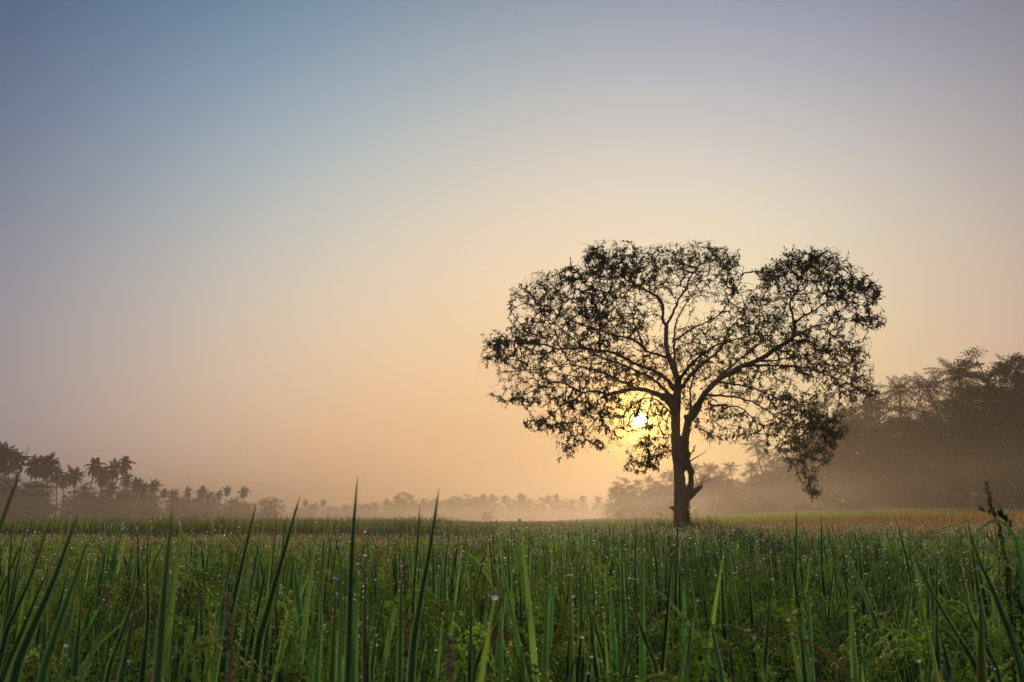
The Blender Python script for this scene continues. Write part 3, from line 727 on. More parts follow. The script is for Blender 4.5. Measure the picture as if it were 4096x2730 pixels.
TABLE = [
 # left grove palms
 ('pd', -20, 1800, 205, 'big full coconut palm cut by the left edge of the photo', GL),
 ('pa', 22, 1784, 200, 'tallest coconut palm close to the left edge, spiky upright fronds on top', GL),
 ('pb', 68, 1812, 206, 'coconut palm just right of the tallest one at the left edge', GL),
 ('pc', 98, 1815, 212, 'coconut palm half hidden behind the big slanting rice blade at the left', GL),
 ('pa', 135, 1833, 198, 'coconut palm with wide ragged crown standing clear, right of the big slanting blade', GL),
 ('pd', 193, 1829, 204, 'left one of two dense coconut palms whose crowns merge, hanging fronds below', GL),
 ('pb', 222, 1826, 200, 'right one of two dense coconut palms whose crowns merge, taller and fuller', GL),
 ('pc', 250, 1873, 215, 'lower coconut palm tucked against the right side of the merged pair', GL),
 ('pa', 273, 1898, 222, 'small pale coconut palm in the dip between the merged pair and the next grove', GL),
 ('pb', 319, 1874, 208, 'broad coconut palm at the left shoulder of the second cluster', GL),
 ('pc', 374, 1835, 204, 'tall slim coconut palm with a small round head rising from the second cluster', GL),
 ('pd', 413, 1873, 210, 'coconut palm in the saddle between two tall slim palms', GL),
 ('pa', 456, 1845, 206, 'coconut palm just left of the highest one in the second cluster', GL),
 ('pc', 490, 1829, 203, 'highest coconut palm of the second cluster, slim with drooping right fronds', GL),
 ('pa', 499, 1894, 214, 'coconut palm under the highest palm of the second cluster, spreading to the right', GL),
 ('pd', 546, 1914, 212, 'full coconut palm stepping down right of the second cluster', GL),
 ('pb', 592, 1932, 218, 'left one of two low coconut palms at the end of the dark cluster', GL),
 ('pa', 622, 1925, 222, 'right one of two low coconut palms at the end of the dark cluster', GL),
 ('pc', 647, 1957, 262, 'faint pale coconut palm behind the end of the dark cluster', GL),
 ('sl', 662, 1962, 214, 'small dark slender palm with a tiny round head, left of the two slender ones', 'slender palms'),
 ('pa', 684, 1959, 285, 'faint coconut palm right of the small dark slender palm', GL),
 ('pb', 706, 1963, 278, 'faint low coconut palm above the leafy bank in the left distance', GL),
 ('pc', 709, 1982, 230, 'dark low coconut palm with splayed fronds amid the leafy bank', GL),
 ('pa', 746, 1953, 280, 'faint bushy headed coconut palm between the two slender palms', GL),
 ('sl', 755, 1990, 225, 'short slender palm standing under the faint bushy palm', 'slender palms'),
 ('pb', 793, 1954, 262, 'coconut palm just behind the tall slender palm', GL),
 ('sl', 816, 1943, 216, 'tall slender palm with a dark compact head on a thin straight trunk', 'slender palms'),
 ('pc', 836, 1972, 268, 'low coconut palm just right of the tall slender palm', GL),
 ('pa', 880, 1966, 245, 'coconut palm leaning close to the left of the pair before the gap', GL),
 ('pc', 905, 1944, 238, 'tall coconut palm with airy star shaped head at the right of the left grove', GL),
 ('pa', 979, 1953, 240, 'solitary coconut palm on a thin trunk, rightmost palm of the left grove', GL),
 ('pd', 345, 1968, 206, 'low dark coconut palm beneath the second cluster', GL),
 ('pb', 440, 1930, 216, 'coconut palm filling the middle of the second cluster below its tall heads', GL),
 ('pc', 385, 1980, 205, 'stunted coconut palm low in front of the second cluster', GL),
 # left grove leafy trees
 ('be', -10, 1877, 190, 'dark leafy tree at the left edge below the palms', GLT),
 ('bc', 95, 1897, 188, 'wide leafy tree below the palms at the left', GLT),
 ('be', 185, 1917, 192, 'rounded leafy tree under the merged pair of palms', GLT),
 ('bb', 285, 1957, 196, 'leafy tree under the dip between the two palm clusters', GLT),
 ('bc', 400, 1957, 198, 'wide leafy tree under the second palm cluster', GLT),
 ('ba', 500, 1947, 205, 'leafy tree under the highest palm of the second cluster', GLT),
 ('bc', 590, 1957, 208, 'leafy tree beneath the two low palms at the end of the dark cluster', GLT),
 ('ba', 690, 1974, 212, 'low leafy tree beside the small slender palm', GLT),
 ('bc', 775, 1970, 216, 'low leafy tree beneath the tall slender palm', GLT),
 ('bb', 852, 1964, 222, 'round topped leafy tree between the tall slender palm and the star headed palm', GLT),
 ('bd', 933, 1979, 218, 'small leafy tree with open dark head just left of the solitary palm', GLT),
 ('bc', 905, 2004, 220, 'low wide leafy tree in front of the star headed palm', GLT),
 ('bc', 994, 1998, 225, 'low leafy tree below the solitary rightmost palm', GLT),
 ('bc', 1086, 1980, 215, 'wide domed tree closing the left grove, right of the solitary palm', GLT, {'ws': 1.0}),
 # far line
 ('pa', 1216, 2001, 400, 'tiny misty coconut palm first right of the wide domed tree', GF),
 ('bc', 1255, 2006, 400, 'tiny misty tree between two distant palms', GF),
 ('pb', 1292, 1999, 400, 'tiny misty coconut palm left of the tall slanting blade', GF),
 ('bc', 1200, 2022, 410, 'lowest misty tree just beyond the domed tree', GF),
 ('bc', 1330, 2018, 410, 'misty tree under the second tiny palm', GF),
 ('bc', 1384, 2012, 410, 'misty flat topped tree left of the tall central blade', GF),
 ('bc', 1450, 2005, 430, 'misty tree just right of the tall central blade', GF),
 ('ba', 1500, 2000, 430, 'misty tree on the rise before the tall rounded one', GF),
 ('pa', 1545, 1998, 440, 'misty palm head left of the tall rounded tree', GF),
 ('bc', 1570, 1998, 430, 'misty tree leaning on the left of the tall rounded one', GF),
 ('bd', 1619, 1960, 420, 'tallest rounded tree of the far misty line, its open head standing clear', GF, {'ws': 1.35}),
 ('ba', 1650, 1990, 430, 'misty tree on the right flank of the tall rounded one', GF),
 ('ba', 1695, 1985, 440, 'misty tree behind the second tall blade', GF),
 ('be', 1745, 1988, 440, 'misty tree right of the second tall blade', GF),
 ('bc', 1800, 1984, 450, 'misty tree left of the flat domed one', GF),
 ('bc', 1850, 1969, 445, 'flat domed tree of the far line above the small lone bush tree', GF),
]
for k_, (x_, y_) in enumerate([(1905,1978),(1950,1986),(1990,1984),(2035,1988),(2075,1982),(2120,1988),(2160,1985),(2205,1990),(2250,1986),(2290,1990),(2335,1994),(2380,1998),(2420,2002)]):
    TABLE.append((('bc', 'ba', 'be', 'bb')[k_ % 4], x_, y_, 455 + 6 * (k_ % 3), 'hazy rounded tree, ' + ORD[k_] + ' from the left in the even far misty line', GF))
for k_, (x_, y_) in enumerate([(1930,1980),(1975,1978),(2010,1982),(2083,1976),(2100,1979),(2180,1984),(2228,1979),(2333,1983),(2386,1987)]):
    TABLE.append((('pa', 'pc', 'pb')[k_ % 3], x_, y_, 450, 'hazy little palm head, ' + ORD[k_] + ' from the left along the even far misty line', GF))
TABLE += [
 ('bf', 1950, 2040, 235, 'small round lone tree in the mist at the end of the tall green grass', GF, {'ws': 1.1}),
 ('bg', 1985, 2068, 235, 'low straggly shrub tree at the foot of the small round lone tree', GF),
 # behind the lone tree
 ('bg', 2425, 2034, 175, 'thin bare sapling in front of the left end of the right hand trees', GM),
 ('hi', 2478, 1904, 205, 'big rounded tree forming the left end of the right hand trees', GM, {'ws': .95}),
 ('qb', 2535, 1919, 205, 'bushy palm on the shoulder of the leftmost big rounded tree', GM),
 ('qa', 2592, 1902, 208, 'palm with upright head between the rounded tree and the lone trunk', GM),
 ('qc', 2645, 1889, 212, 'palm whose spiky head stands just left of the lone trunk', GM),
 ('qb', 2686, 1880, 214, 'palm partly hidden by the lone trunk', GM),
 ('hj', 2570, 1941, 200, 'dense tree below the upright headed palm', GM),
 ('hi', 2640, 1921, 195, 'dense tree behind, left of the lone trunk', GM),
 ('be', 2685, 1955, 150, 'nearer darker rounded tree touching the left side of the lone trunk', GM),
 ('qa', 2789, 1851, 190, 'palm with full fan of fronds just right of the lone trunk', GM),
 ('qb', 2826, 1854, 200, 'paler palm behind, second right of the lone trunk', GM),
 ('hi', 2855, 1856, 195, 'pale tree merging with the second palm right of the trunk', GM),
 ('bd', 2884, 1890, 150, 'small open headed tree right of the dead twigs', GM),
 ('be', 2850, 1960, 145, 'low dense tree under the dead twigs of the lone trunk', GM),
 ('qb', 2924, 1847, 165, 'palm with arching crown above the low trees right of the trunk', GM),
 ('qc', 2992, 1843, 140, 'dark palm with long sideways fronds, left of the tall palm', GM),
 ('qb', 3014, 1852, 155, 'palm crowded behind the one with sideways fronds', GM),
 ('qa', 3040, 1752, 150, 'tall palm rising through the hanging right boughs of the lone tree', GM),
 ('qb', 3075, 1795, 158, 'palm tucked behind the right side of the tall one', GM),
 ('hi', 2940, 1911, 135, 'dense hazy tree left below the dark sideways palm', GM),
 ('hi', 3060, 1876, 130, 'dense hazy tree below the tall palm', GM),
 # right grove
 ('hi', 3135, 1795, 163, 'rounded tree behind the lowest hanging bough of the lone tree', GR),
 ('hj', 3215, 1680, 153, 'tree behind the lower hanging boughs, second of the right grove', GR),
 ('hk', 3289, 1585, 143, 'tree with open top peeping through the right boughs', GR),
 ('qb', 3338, 1634, 143, 'palm with leaning fronds just right of the hanging boughs', GR),
 ('hi', 3320, 1659, 134, 'dense low tree below the leaning palm', GR),
 ('hi', 3440, 1572, 121, 'dense rounded tree left of the first big palm on the skyline', GR),
 ('qc', 3492, 1585, 120, 'palm almost hidden left of the first big skyline palm', GR),
 ('qa', 3567, 1516, 106, 'first big skyline palm of the right grove with sharp feathery fronds', GR),
 ('hi', 3560, 1565, 102, 'dense broad tree right under the first big skyline palm', GR),
 ('bn', 3672, 1478, 89, 'tall feathery bamboo arching left against the sky', 'bamboo of the right grove'),
 ('hj', 3690, 1578, 88, 'tree at the foot of the tall feathery bamboo', GR),
 ('qb', 3772, 1492, 90, 'palm leaning left of the middle skyline palm', GR),
 ('qb', 3824, 1452, 86, 'middle skyline palm of the right grove, fullest crown', GR),
 ('hi', 3810, 1528, 82, 'dense tree under the middle skyline palm', GR),
 ('hk', 3912, 1409, 80, 'airy tree with thin top between the two highest palms', GR),
 ('qa', 3996, 1434, 84, 'rightmost skyline palm with long upright fronds', GR),
 ('bm', 3930, 1590, 76, 'thick bamboo clump right of centre in the right grove, upright stems', 'bamboo of the right grove'),
 ('hj', 4000, 1536, 78, 'dense tree under the rightmost skyline palm', GR),
 ('hk', 4062, 1462, 76, 'tree with leafy head just left of the tallest at the edge', GR),
 ('hi', 4080, 1405, 70, 'tallest tree at the right edge of the photo', GR),
 ('hj', 4145, 1500, 72, 'dark tree cut by the right edge of the photo', GR),
 ('bm', 3580, 1690, 91, 'low bamboo clump in front of the first big skyline palm', 'bamboo of the right grove'),
 ('bn', 3420, 1740, 114, 'bamboo clump in front of the dense rounded tree', 'bamboo of the right grove'),
 ('bu', 2990, 2060, 124, 'low ragged bush alone on the misty field right of the trunk', 'low bushes'),
 ('bv', 3180, 2052, 138, 'bush at the foot of the tree behind the lowest bough', 'low bushes'),
 ('bu', 3330, 2046, 119, 'bush at the foot of the leaning palm', 'low bushes'),
 ('bv', 3475, 2040, 102, 'bush beneath the dense rounded tree of the right grove', 'low bushes'),
 ('bu', 3640, 2040, 83, 'bush at the foot of the feathery bamboo', 'low bushes'),
 ('bv', 3900, 2036, 70, 'bush below the airy tree of the right grove', 'low bushes'),
 ('bu', 4040, 2030, 69, 'bush near the right edge at the foot of the tallest tree', 'low bushes'),
 # fillers
 ('be', 150, 1920, 225, 'pale leafy tree behind the merged pair of palms at the left', GLT),
 ('hj', 40, 1880, 220, 'tall leafy tree behind the tallest palm at the left edge', GLT),
 ('be', 430, 1905, 225, 'tall leafy tree behind the second palm cluster', GLT),
 ('be', 350, 1925, 228, 'leafy tree behind the left shoulder of the second palm cluster', GLT),
 ('hi', 520, 1935, 230, 'leafy tree behind the right side of the second palm cluster', GLT),
 ('be', 610, 1965, 232, 'leafy tree behind the two low palms of the dark cluster', GLT),
 ('bc', 730, 1988, 240, 'pale leafy tree behind the small slender palm', GLT),
 ('bc', 820, 1985, 240, 'pale leafy tree behind the tall slender palm', GLT),
 ('bc', 950, 1996, 250, 'pale leafy tree between star headed palm and solitary palm', GLT),
 ('hi', 2530, 1935, 215, 'hazy tree filling behind the bushy shoulder palm', GM),
 ('hi', 2610, 1918, 222, 'hazy tree filling behind the upright headed palm', GM),
 ('hi', 2680, 1900, 225, 'hazy tall tree right behind the lone trunk', GM),
 ('hi', 2790, 1885, 215, 'hazy tree under the full fan palm right of the trunk', GM),
 ('hi', 2900, 1895, 210, 'hazy tree under the arching crowned palm', GM),
 ('hi', 3000, 1875, 190, 'hazy tree under the crowded palm left of the tall one', GM),
 ('hi', 3075, 1835, 185, 'hazy tree just under the tall palm crown', GM),
 ('bc', 1600, 1992, 455, 'pale misty tree behind the tall rounded one', GF),
 ('bc', 1730, 1994, 460, 'pale misty tree between tall rounded and flat domed ones', GF),
 ('bc', 1480, 2010, 460, 'pale low misty tree left of the rise', GF),
]

for row in TABLE:
    plant(*row[:6], **(row[6] if len(row) > 6 else {}))
# ------------------------------------------------------------------ the rice field
rg = np.random.default_rng(5)
def blades(P, L_, wd, az, lean, curve, face, seg, col, fold=True):
    n = len(P); ts = 1 - (1 - np.linspace(0, 1, seg + 1)) ** 1.7
    th = lean[:, None] + curve[:, None] * ts[None] ** 1.6
    st = L_[:, None] * np.diff(ts)[None]
    hr = np.concatenate([np.zeros((n, 1)), np.cumsum(np.sin(th[:, :-1]) * st, 1)], 1)
    hz = np.concatenate([np.zeros((n, 1)), np.cumsum(np.cos(th[:, :-1]) * st, 1)], 1)
    ca, sa = np.cos(az)[:, None], np.sin(az)[:, None]
    X = P[:, 0:1] + hr * ca; Y = P[:, 1:2] + hr * sa; Z = P[:, 2:3] + hz
    Cn = np.stack([X, Y, Z], -1)
    fx = np.stack([np.cos(face), np.sin(face), np.zeros(n)], -1)[:, None]
    w_ = (wd[:, None] * np.minimum(1, .55 + 1.0 * ts[None]) * np.minimum(1, np.maximum((1 - ts[None]) * L_[:, None] / .17, 0) ** .7))[..., None] * .5
    w_ = np.maximum(w_, wd[:, None, None] * .02)
    Lf = Cn - fx * w_; Rt = Cn + fx * w_
    if fold:
        fy = np.stack([-np.sin(face), np.cos(face), np.zeros(n)], -1)[:, None]
        Md = Cn + fy * w_ * .45
        V = np.stack([Lf, Md, Rt], 2); k = 3
        ribv = np.broadcast_to(np.array([1., 0., 1.]), V.shape[:3])
    else:
        V = np.stack([Lf, Rt], 2); k = 2
        ribv = np.full(V.shape[:3], .62)
    V = V.reshape(-1, 3)
    b = (np.arange(n) * (seg + 1) * k)[:, None, None] + (np.arange(seg) * k)[None, :, None] + np.arange(k - 1)[None, None]
    b = b.ravel()
    Q = np.stack([b, b + 1, b + 1 + k, b + k], 1)
    col = np.repeat(col, (seg + 1) * k, 0)
    return V, Q, col, ribv.reshape(-1), Cn, Lf, Rt

def scatter(y0, y1, dens, margin=1.5, hill=True):
    """random ground points in the wedge the camera side sees, y0..y1 metres away"""
    w1 = .80 * y1 + margin
    n = int(dens * 2 * w1 * (y1 - y0))
    x = rg.uniform(-w1, w1, n); y = rg.uniform(y0, y1, n)
    k = np.abs(x) < .80 * y + margin
    return x[k], y[k]

def px_of(x, y): return 2048 + FPX * x / np.maximum(y, .1) / math.cos(TILT) * 1.0 * math.cos(TILT)

def zone(x, y):
    """tip height, colour and kind of the crop at a ground point"""
    n = len(x)
    px = 2048 + FPX * (x / y) / (math.cos(TILT))       # close enough at the horizon
    s = x / y
    wob = .6 * np.sin(x * .8) + .4 * np.sin(x * 2.1 + y)
    green = np.array([.042, .150, .048]); yel = np.array([.26, .34, .05]); ripe = np.array([.36, .17, .05]); brown = np.array([.24, .20, .07])
    pale = np.array([.20, .27, .06])
    tip = np.clip(rg.normal(.82, .075, n), .45, .97)
    r_ = rg.random(n)
    col = green[None] * (.10 + 1.5 * rg.random((n, 1)) ** 1.4) + yel[None] * (rg.random((n, 1)) ** 4) * 1.0
    # left: shorter ripening crop, then a band of tall green grass
    lf = sm((-s - .02) * 6 + .5) 
    a = (lf > .5) & (y > 6.5 + wob * 1.5) 
    b1 = a & (y < 22 + wob)
    tip = np.where(b1, rg.normal(.60, .06, n) - .02 * (y - 10) / 8, tip)
    cb = brown[None] * rg.uniform(.6, 1.3, (n, 1)) * (1 - .35 * r_[:, None]) + np.array([.03, .06, .01])
    cb = np.where((rg.random(n) < .25)[:, None], ripe[None] * .7, cb)
    col = np.where(b1[:, None], cb, col)
    mound = sm((-s - .03) * 9 + .1 * np.sin(x * 1.7)) * (1 - .33 * sm((-s - .45) * 3.2)) 
    b2 = (s < -.03) & (y >= 22 + wob * 2) & (y < 40)
    tip = np.where(b2, .84 + .18 * mound + rg.normal(0, .085, n), tip)
    cg = np.array([.12, .15, .06])[None] * rg.uniform(.6, 1.4, (n, 1)); cg = np.where((rg.random(n) < .2)[:, None], brown[None], cg)
    col = np.where(b2[:, None], cg, col)
    # centre: brown tinged far crop
    c1 = (~a) & (y > 11 + wob + 6 * np.clip(s, 0, 1)) & (s < .32)
    col = np.where(c1[:, None], brown[None] * rg.uniform(.25, .95, (n, 1)) + green[None] * .6, col)
    tip = np.where(c1, rg.normal(.84, .05, n), tip)
    # right: orange ripe rice, then yellow green
    o1 = (s > .17) & (y > 12.5 + wob) & (y < 34) 
    mixo = rg.random(n) < np.clip((s - .17) * 5, 0, .93)
    co = ripe[None] * rg.uniform(.6, 1.25, (n, 1)); co = np.where((rg.random(n) < .18)[:, None], brown[None], co)
    col = np.where((o1 & mixo)[:, None], co, col)
    tip = np.where(o1, rg.normal(.80, .05, n), tip)
    o2 = (s > .2) & (y >= 34)
    col = np.where(o2[:, None], pale[None] * rg.uniform(.6, 1.3, (n, 1)), col)
    tip = np.where(o2, rg.normal(.7, .06, n), tip)
    f = (y > 60) & ~o2
    col = np.where(f[:, None], np.array([.17, .16, .06])[None] * rg.uniform(.6, 1.3, (n, 1)), col)
    return tip, col

FIELD = Bag(); DEWP = []
def add_band(y0, y1, dens, seg, wmul, fold, zb=0.0, dew=0, dr=(.0007, .0013), hills=True):
    if hills:
        hx, hy = scatter(y0, y1, dens / 8)
        m_ = rg.poisson(8, len(hx)); x = np.repeat(hx, m_); y = np.repeat(hy, m_)
        n = len(x); oa = rg.uniform(0, 6.28, n); orr = rg.gamma(2, .025, n)
        az = oa + rg.normal(0, .5, n)
        x = x + orr * np.cos(oa); y = y + orr * np.sin(oa)
        k = np.hypot(x, y) > .62; x, y, az = x[k], y[k], az[k]
    else:
        x, y = scatter(y0, y1, dens); az = rg.uniform(0, 6.28, len(x))
    # keep clear of the tree trunk
    k = np.hypot(x - TX, y - TD) > .45; x, y, az = x[k], y[k], az[k]
    n = len(x)
    tip, col = zone(x, y)
    # near the lens the tops stay a little below the eye
    nearf = sm((2.2 - np.hypot(x, y)) / 1.0)
    tip = tip + .03 * nearf * (rg.random(n) < .5)
    tallp = (rg.random(n) < .02) & (y > 1.2) & (y < 12)
    tip = np.where(tallp, rg.uniform(.93, 1.0, n), tip)
    lean = np.abs(rg.normal(.09, .08, n)); curve = rg.normal(.05, .10, n)
    dead_ = rg.random(n) < .04
    curve = np.where(dead_, rg.uniform(.6, 1.6, n), curve)
    g = terrain(x, y); z0 = g + zb
    L_ = (tip - zb) / np.cos(np.clip(lean + curve * .45, 0, 1.1))
    wd = rg.uniform(.008, .0145, n) * wmul
    wd = wd * np.where(y > 22, 1, 1)
    face = rg.normal(0, .5, n) + np.where(rg.random(n) < .12, 1.2, 0)
    V, Q, c_, r_, Cn, Lf, Rt = blades(np.stack([x, y, z0], 1), L_, wd, az, lean, curve, face, seg, col, fold)
    FIELD.add(V, Q, col=c_, rib=r_)
    if dew:
        k = rg.integers(0, n, int(n * dew)); t_ = rg.uniform(.45, .98, len(k)) * seg; i0 = np.floor(t_).astype(int); f = (t_ - i0)[:, None]
        E_ = np.where((rg.random(len(k)) < .5)[:, None, None], Lf[k], Rt[k])
        pos = E_[np.arange(len(k)), i0] * (1 - f) + E_[np.arange(len(k)), np.minimum(i0 + 1, seg)] * f
        rr = rg.uniform(*dr, len(k)); DEWP.append(np.concatenate([pos, rr[:, None]], 1))
        # one drop sitting on each of many tips
        k = rg.integers(0, n, int(n * dew * .15)); DEWP.append(np.concatenate([Cn[k, -1], rg.uniform(dr[0] * 1.3, dr[1] * 1.5, (len(k), 1))], 1))
add_band(.45, 2.6, 66, 7, 1.0, True, dew=12.0, dr=(.0010, .0023))
def tall_band(y0, y1, dens, lo, hi):
    x, y = scatter(y0, y1, dens, .5); k = np.hypot(x, y) > .5; x, y = x[k], y[k]; n = len(x)
    V, Q, c_, r_, *_ = blades(np.stack([x, y, terrain(x, y)], 1), rg.uniform(lo, hi, n), rg.uniform(.011, .018, n), rg.uniform(0, 6.28, n), np.abs(rg.normal(.07, .07, n)), np.where(rg.random(n) < .10, rg.uniform(.5, 2.2, n), rg.normal(.06, .09, n)), rg.normal(0, .4, n), 9, np.array([.026, .110, .045])[None] * rg.uniform(.25, 1.5, (n, 1)), True)
    FIELD.add(V, Q, col=c_, rib=r_)
tall_band(.55, 1.5, 30, .80, .93)
tall_band(1.5, 3.2, 20, .84, .96)
add_band(2.6, 6, 72, 5, 1.0, True, zb=.1, dew=8.0, dr=(.0020, .0042))
add_band(6, 13, 75, 4, 1.2, False, zb=.2, dew=3.5, dr=(.0040, .0072))
add_band(13, 24, 70, 3, 1.6, False, zb=.25, dew=.9, dr=(.007, .011), hills=False)
add_band(24, 42, 50, 2, 2.0, False, zb=.25, hills=False)
add_band(42, 90, 12, 2, 4.0, False, zb=.2, hills=False)
add_band(90, 190, 2.2, 2, 9.0, False, zb=.2, hills=False)
# side and back of the camera: a ring of crop so the field goes on all round
n = 9000
x = rg.uniform(-7, 7, n); y = rg.uniform(-6, 3, n); k = (np.hypot(x, y) > .8) & (np.abs(x) > .80 * y + 1.4); x, y = x[k], y[k]; n = len(x)
tip, col = zone(x, np.maximum(y, .3))
V, Q, c_, r_, *_ = blades(np.stack([x, y, terrain(x, y)], 1), np.minimum(tip, .9), rg.uniform(.006, .011, n), rg.uniform(0, 6.28, n), np.abs(rg.normal(.1, .09, n)), rg.normal(.15, .2, n), rg.uniform(-1.5, 1.5, n), 4, col, True)
FIELD.add(V, Q, col=c_, rib=r_)
fld = FIELD.build('rice_crop', M_RICE)
tag(fld, 'green and ripening rice covering the whole field', 'rice', kind='stuff')
print('field faces', len(fld.data.polygons))

# panicles: drooping seed heads under the leaf tips
def octa(pos, d, L_, w_):
    n = len(pos)
    s = unit(np.cross(d, rg.normal(0, 1, (n, 3)))); q = np.cross(d, s)
    V = np.stack([pos, pos + d * L_ * .5 + s * w_, pos + d * L_ * .5 + q * w_, pos + d * L_ * .5 - s * w_, pos + d * L_ * .5 - q * w_, pos + d * L_], 1).reshape(-1, 3)
    i = np.arange(n)[:, None] * 6
    T = np.concatenate([i + a for a in ([0, 2, 1], [0, 3, 2], [0, 4, 3], [0, 1, 4], [5, 1, 2], [5, 2, 3], [5, 3, 4], [5, 4, 1])], 0)
    return V, T
PAN = Bag()
def panicle(x, y, z0, zt, az, reach, col, ngr, rach=5, grain=.0105, gw=.0022):
    t_ = np.linspace(0, 1, 12)
    bend = np.clip((t_ - .55) / .45, 0, 1)
    hr = reach * (.15 * t_ + .85 * bend ** 1.5)
    H_ = zt - z0
    z = z0 + H_ * (t_ / .72 * (t_ < .72) + (t_ >= .72) * (1 - 1.5 * (t_ - .72) ** 1.35 * .8)) 
    z = z0 + H_ * np.interp(t_, [0, .55, .75, .88, 1], [0, .86, 1.0, .97, .86])
    P = np.stack([x + hr * math.cos(az), y + hr * math.sin(az), z], 1)
    V, Q, T = tube(P, np.interp(t_, [0, .6, 1], [.0016, .0011, .0004]), 3, cap=False)
    PAN.add(V, Q, col=np.array(col) * .8)
    pos = []; dirn = []
    m_ = max(4, ngr // rach)
    for k in range(rach):
        u = .56 + .40 * (k + rg.random()) / rach; b = np.array([np.interp(u, t_, P[:, j]) for j in range(3)])
        tn = unit(np.array([np.interp(min(u + .05, 1), t_, P[:, j]) for j in range(3)]) - b)
        d0 = unit(tn + rg.normal(0, .28, 3) + np.array([0, 0, .1])); Lr = rg.uniform(.07, .13) * (1.25 - .6 * (u - .56) / .4)
        s = np.linspace(.06, 1, m_)[:, None]
        pp = b + d0 * Lr * s * .9 + np.array([0, 0, -1]) * (s ** 2) * Lr * .55
        tl = unit(d0 * .9 + np.array([0, 0, -1.1]) * s)
        sd = unit(np.cross(tl, rg.normal(0, 1, 3))) * np.where(np.arange(m_) % 2, 1, -1)[:, None]
        ii = list(range(0, m_, max(1, m_ // 4)))
        V, Q, T = tube(np.vstack([b, pp[ii]]), np.full(len(ii) + 1, .0005), 3, cap=False); PAN.add(V, Q, col=np.array(col) * .8)
        pos.append(pp); dirn.append(unit(tl + sd * .38 + rg.normal(0, .08, tl.shape)))
    pos = np.concatenate(pos); dirn = unit(np.concatenate(dirn)); m_ = len(pos)
    V, T = octa(pos, dirn, rg.uniform(.85, 1.15, (m_, 1)) * grain, gw * rg.uniform(.85, 1.15, (m_, 1)))
    PAN.add(V, None, T, col=np.array(col))
def pancol():
    c = np.array([.55, .66, .11]) * rg.uniform(.6, 1.3)
    if rg.random() < .08: c = np.array([.40, .28, .12]) * rg.uniform(.6, 1.1)
    return c
x, y = scatter(.7, 3.6, 85, .6)
for a, b in zip(x, y):
    if math.hypot(a, b) < .8: continue
    panicle(a, b, .12, rg.normal(.76, .05), rg.uniform(0, 6.28), rg.uniform(.12, .28), pancol(), 90 if b < 2.4 else 50, 9 if b < 2.4 else 6)
x, y = scatter(3.6, 8, 50, .8)
for a, b in zip(x, y):
    panicle(a, b, .35, rg.normal(.76, .045), rg.uniform(0, 6.28), rg.uniform(.08, .2), pancol(), 30, 6, .014, .0034)
pn = PAN.build('rice_panicles', M_GRAIN)
tag(pn, 'drooping yellow green rice seed heads among the blades', 'rice', kind='stuff')

# dew
DP = np.concatenate(DEWP)
nearb = DP[:, 1] < 2.6
k = rg.random(len(DP)) < np.where(nearb, .9, 1); DP = DP[k]
ph = (1 + 5 ** .5) / 2
iv = unit(np.array([(-1, ph, 0), (1, ph, 0), (-1, -ph, 0), (1, -ph, 0), (0, -1, ph), (0, 1, ph), (0, -1, -ph), (0, 1, -ph), (ph, 0, -1), (ph, 0, 1), (-ph, 0, -1), (-ph, 0, 1)], float))
it = np.array([(0, 11, 5), (0, 5, 1), (0, 1, 7), (0, 7, 10), (0, 10, 11), (1, 5, 9), (5, 11, 4), (11, 10, 2), (10, 7, 6), (7, 1, 8), (3, 9, 4), (3, 4, 2), (3, 2, 6), (3, 6, 8), (3, 8, 9), (4, 9, 5), (2, 4, 11), (6, 2, 10), (8, 6, 7), (9, 8, 1)])
V = (DP[:, None, :3] + iv[None] * DP[:, None, 3:]).reshape(-1, 3)
T = (np.arange(len(DP))[:, None, None] * 12 + it[None]).reshape(-1, 3)
dew = mesh_np('dew_drops', V, None, T, M_DEW)
tag(dew, 'glinting dew drops on the rice blades', 'dew', kind='stuff')
print('dew', len(DP))

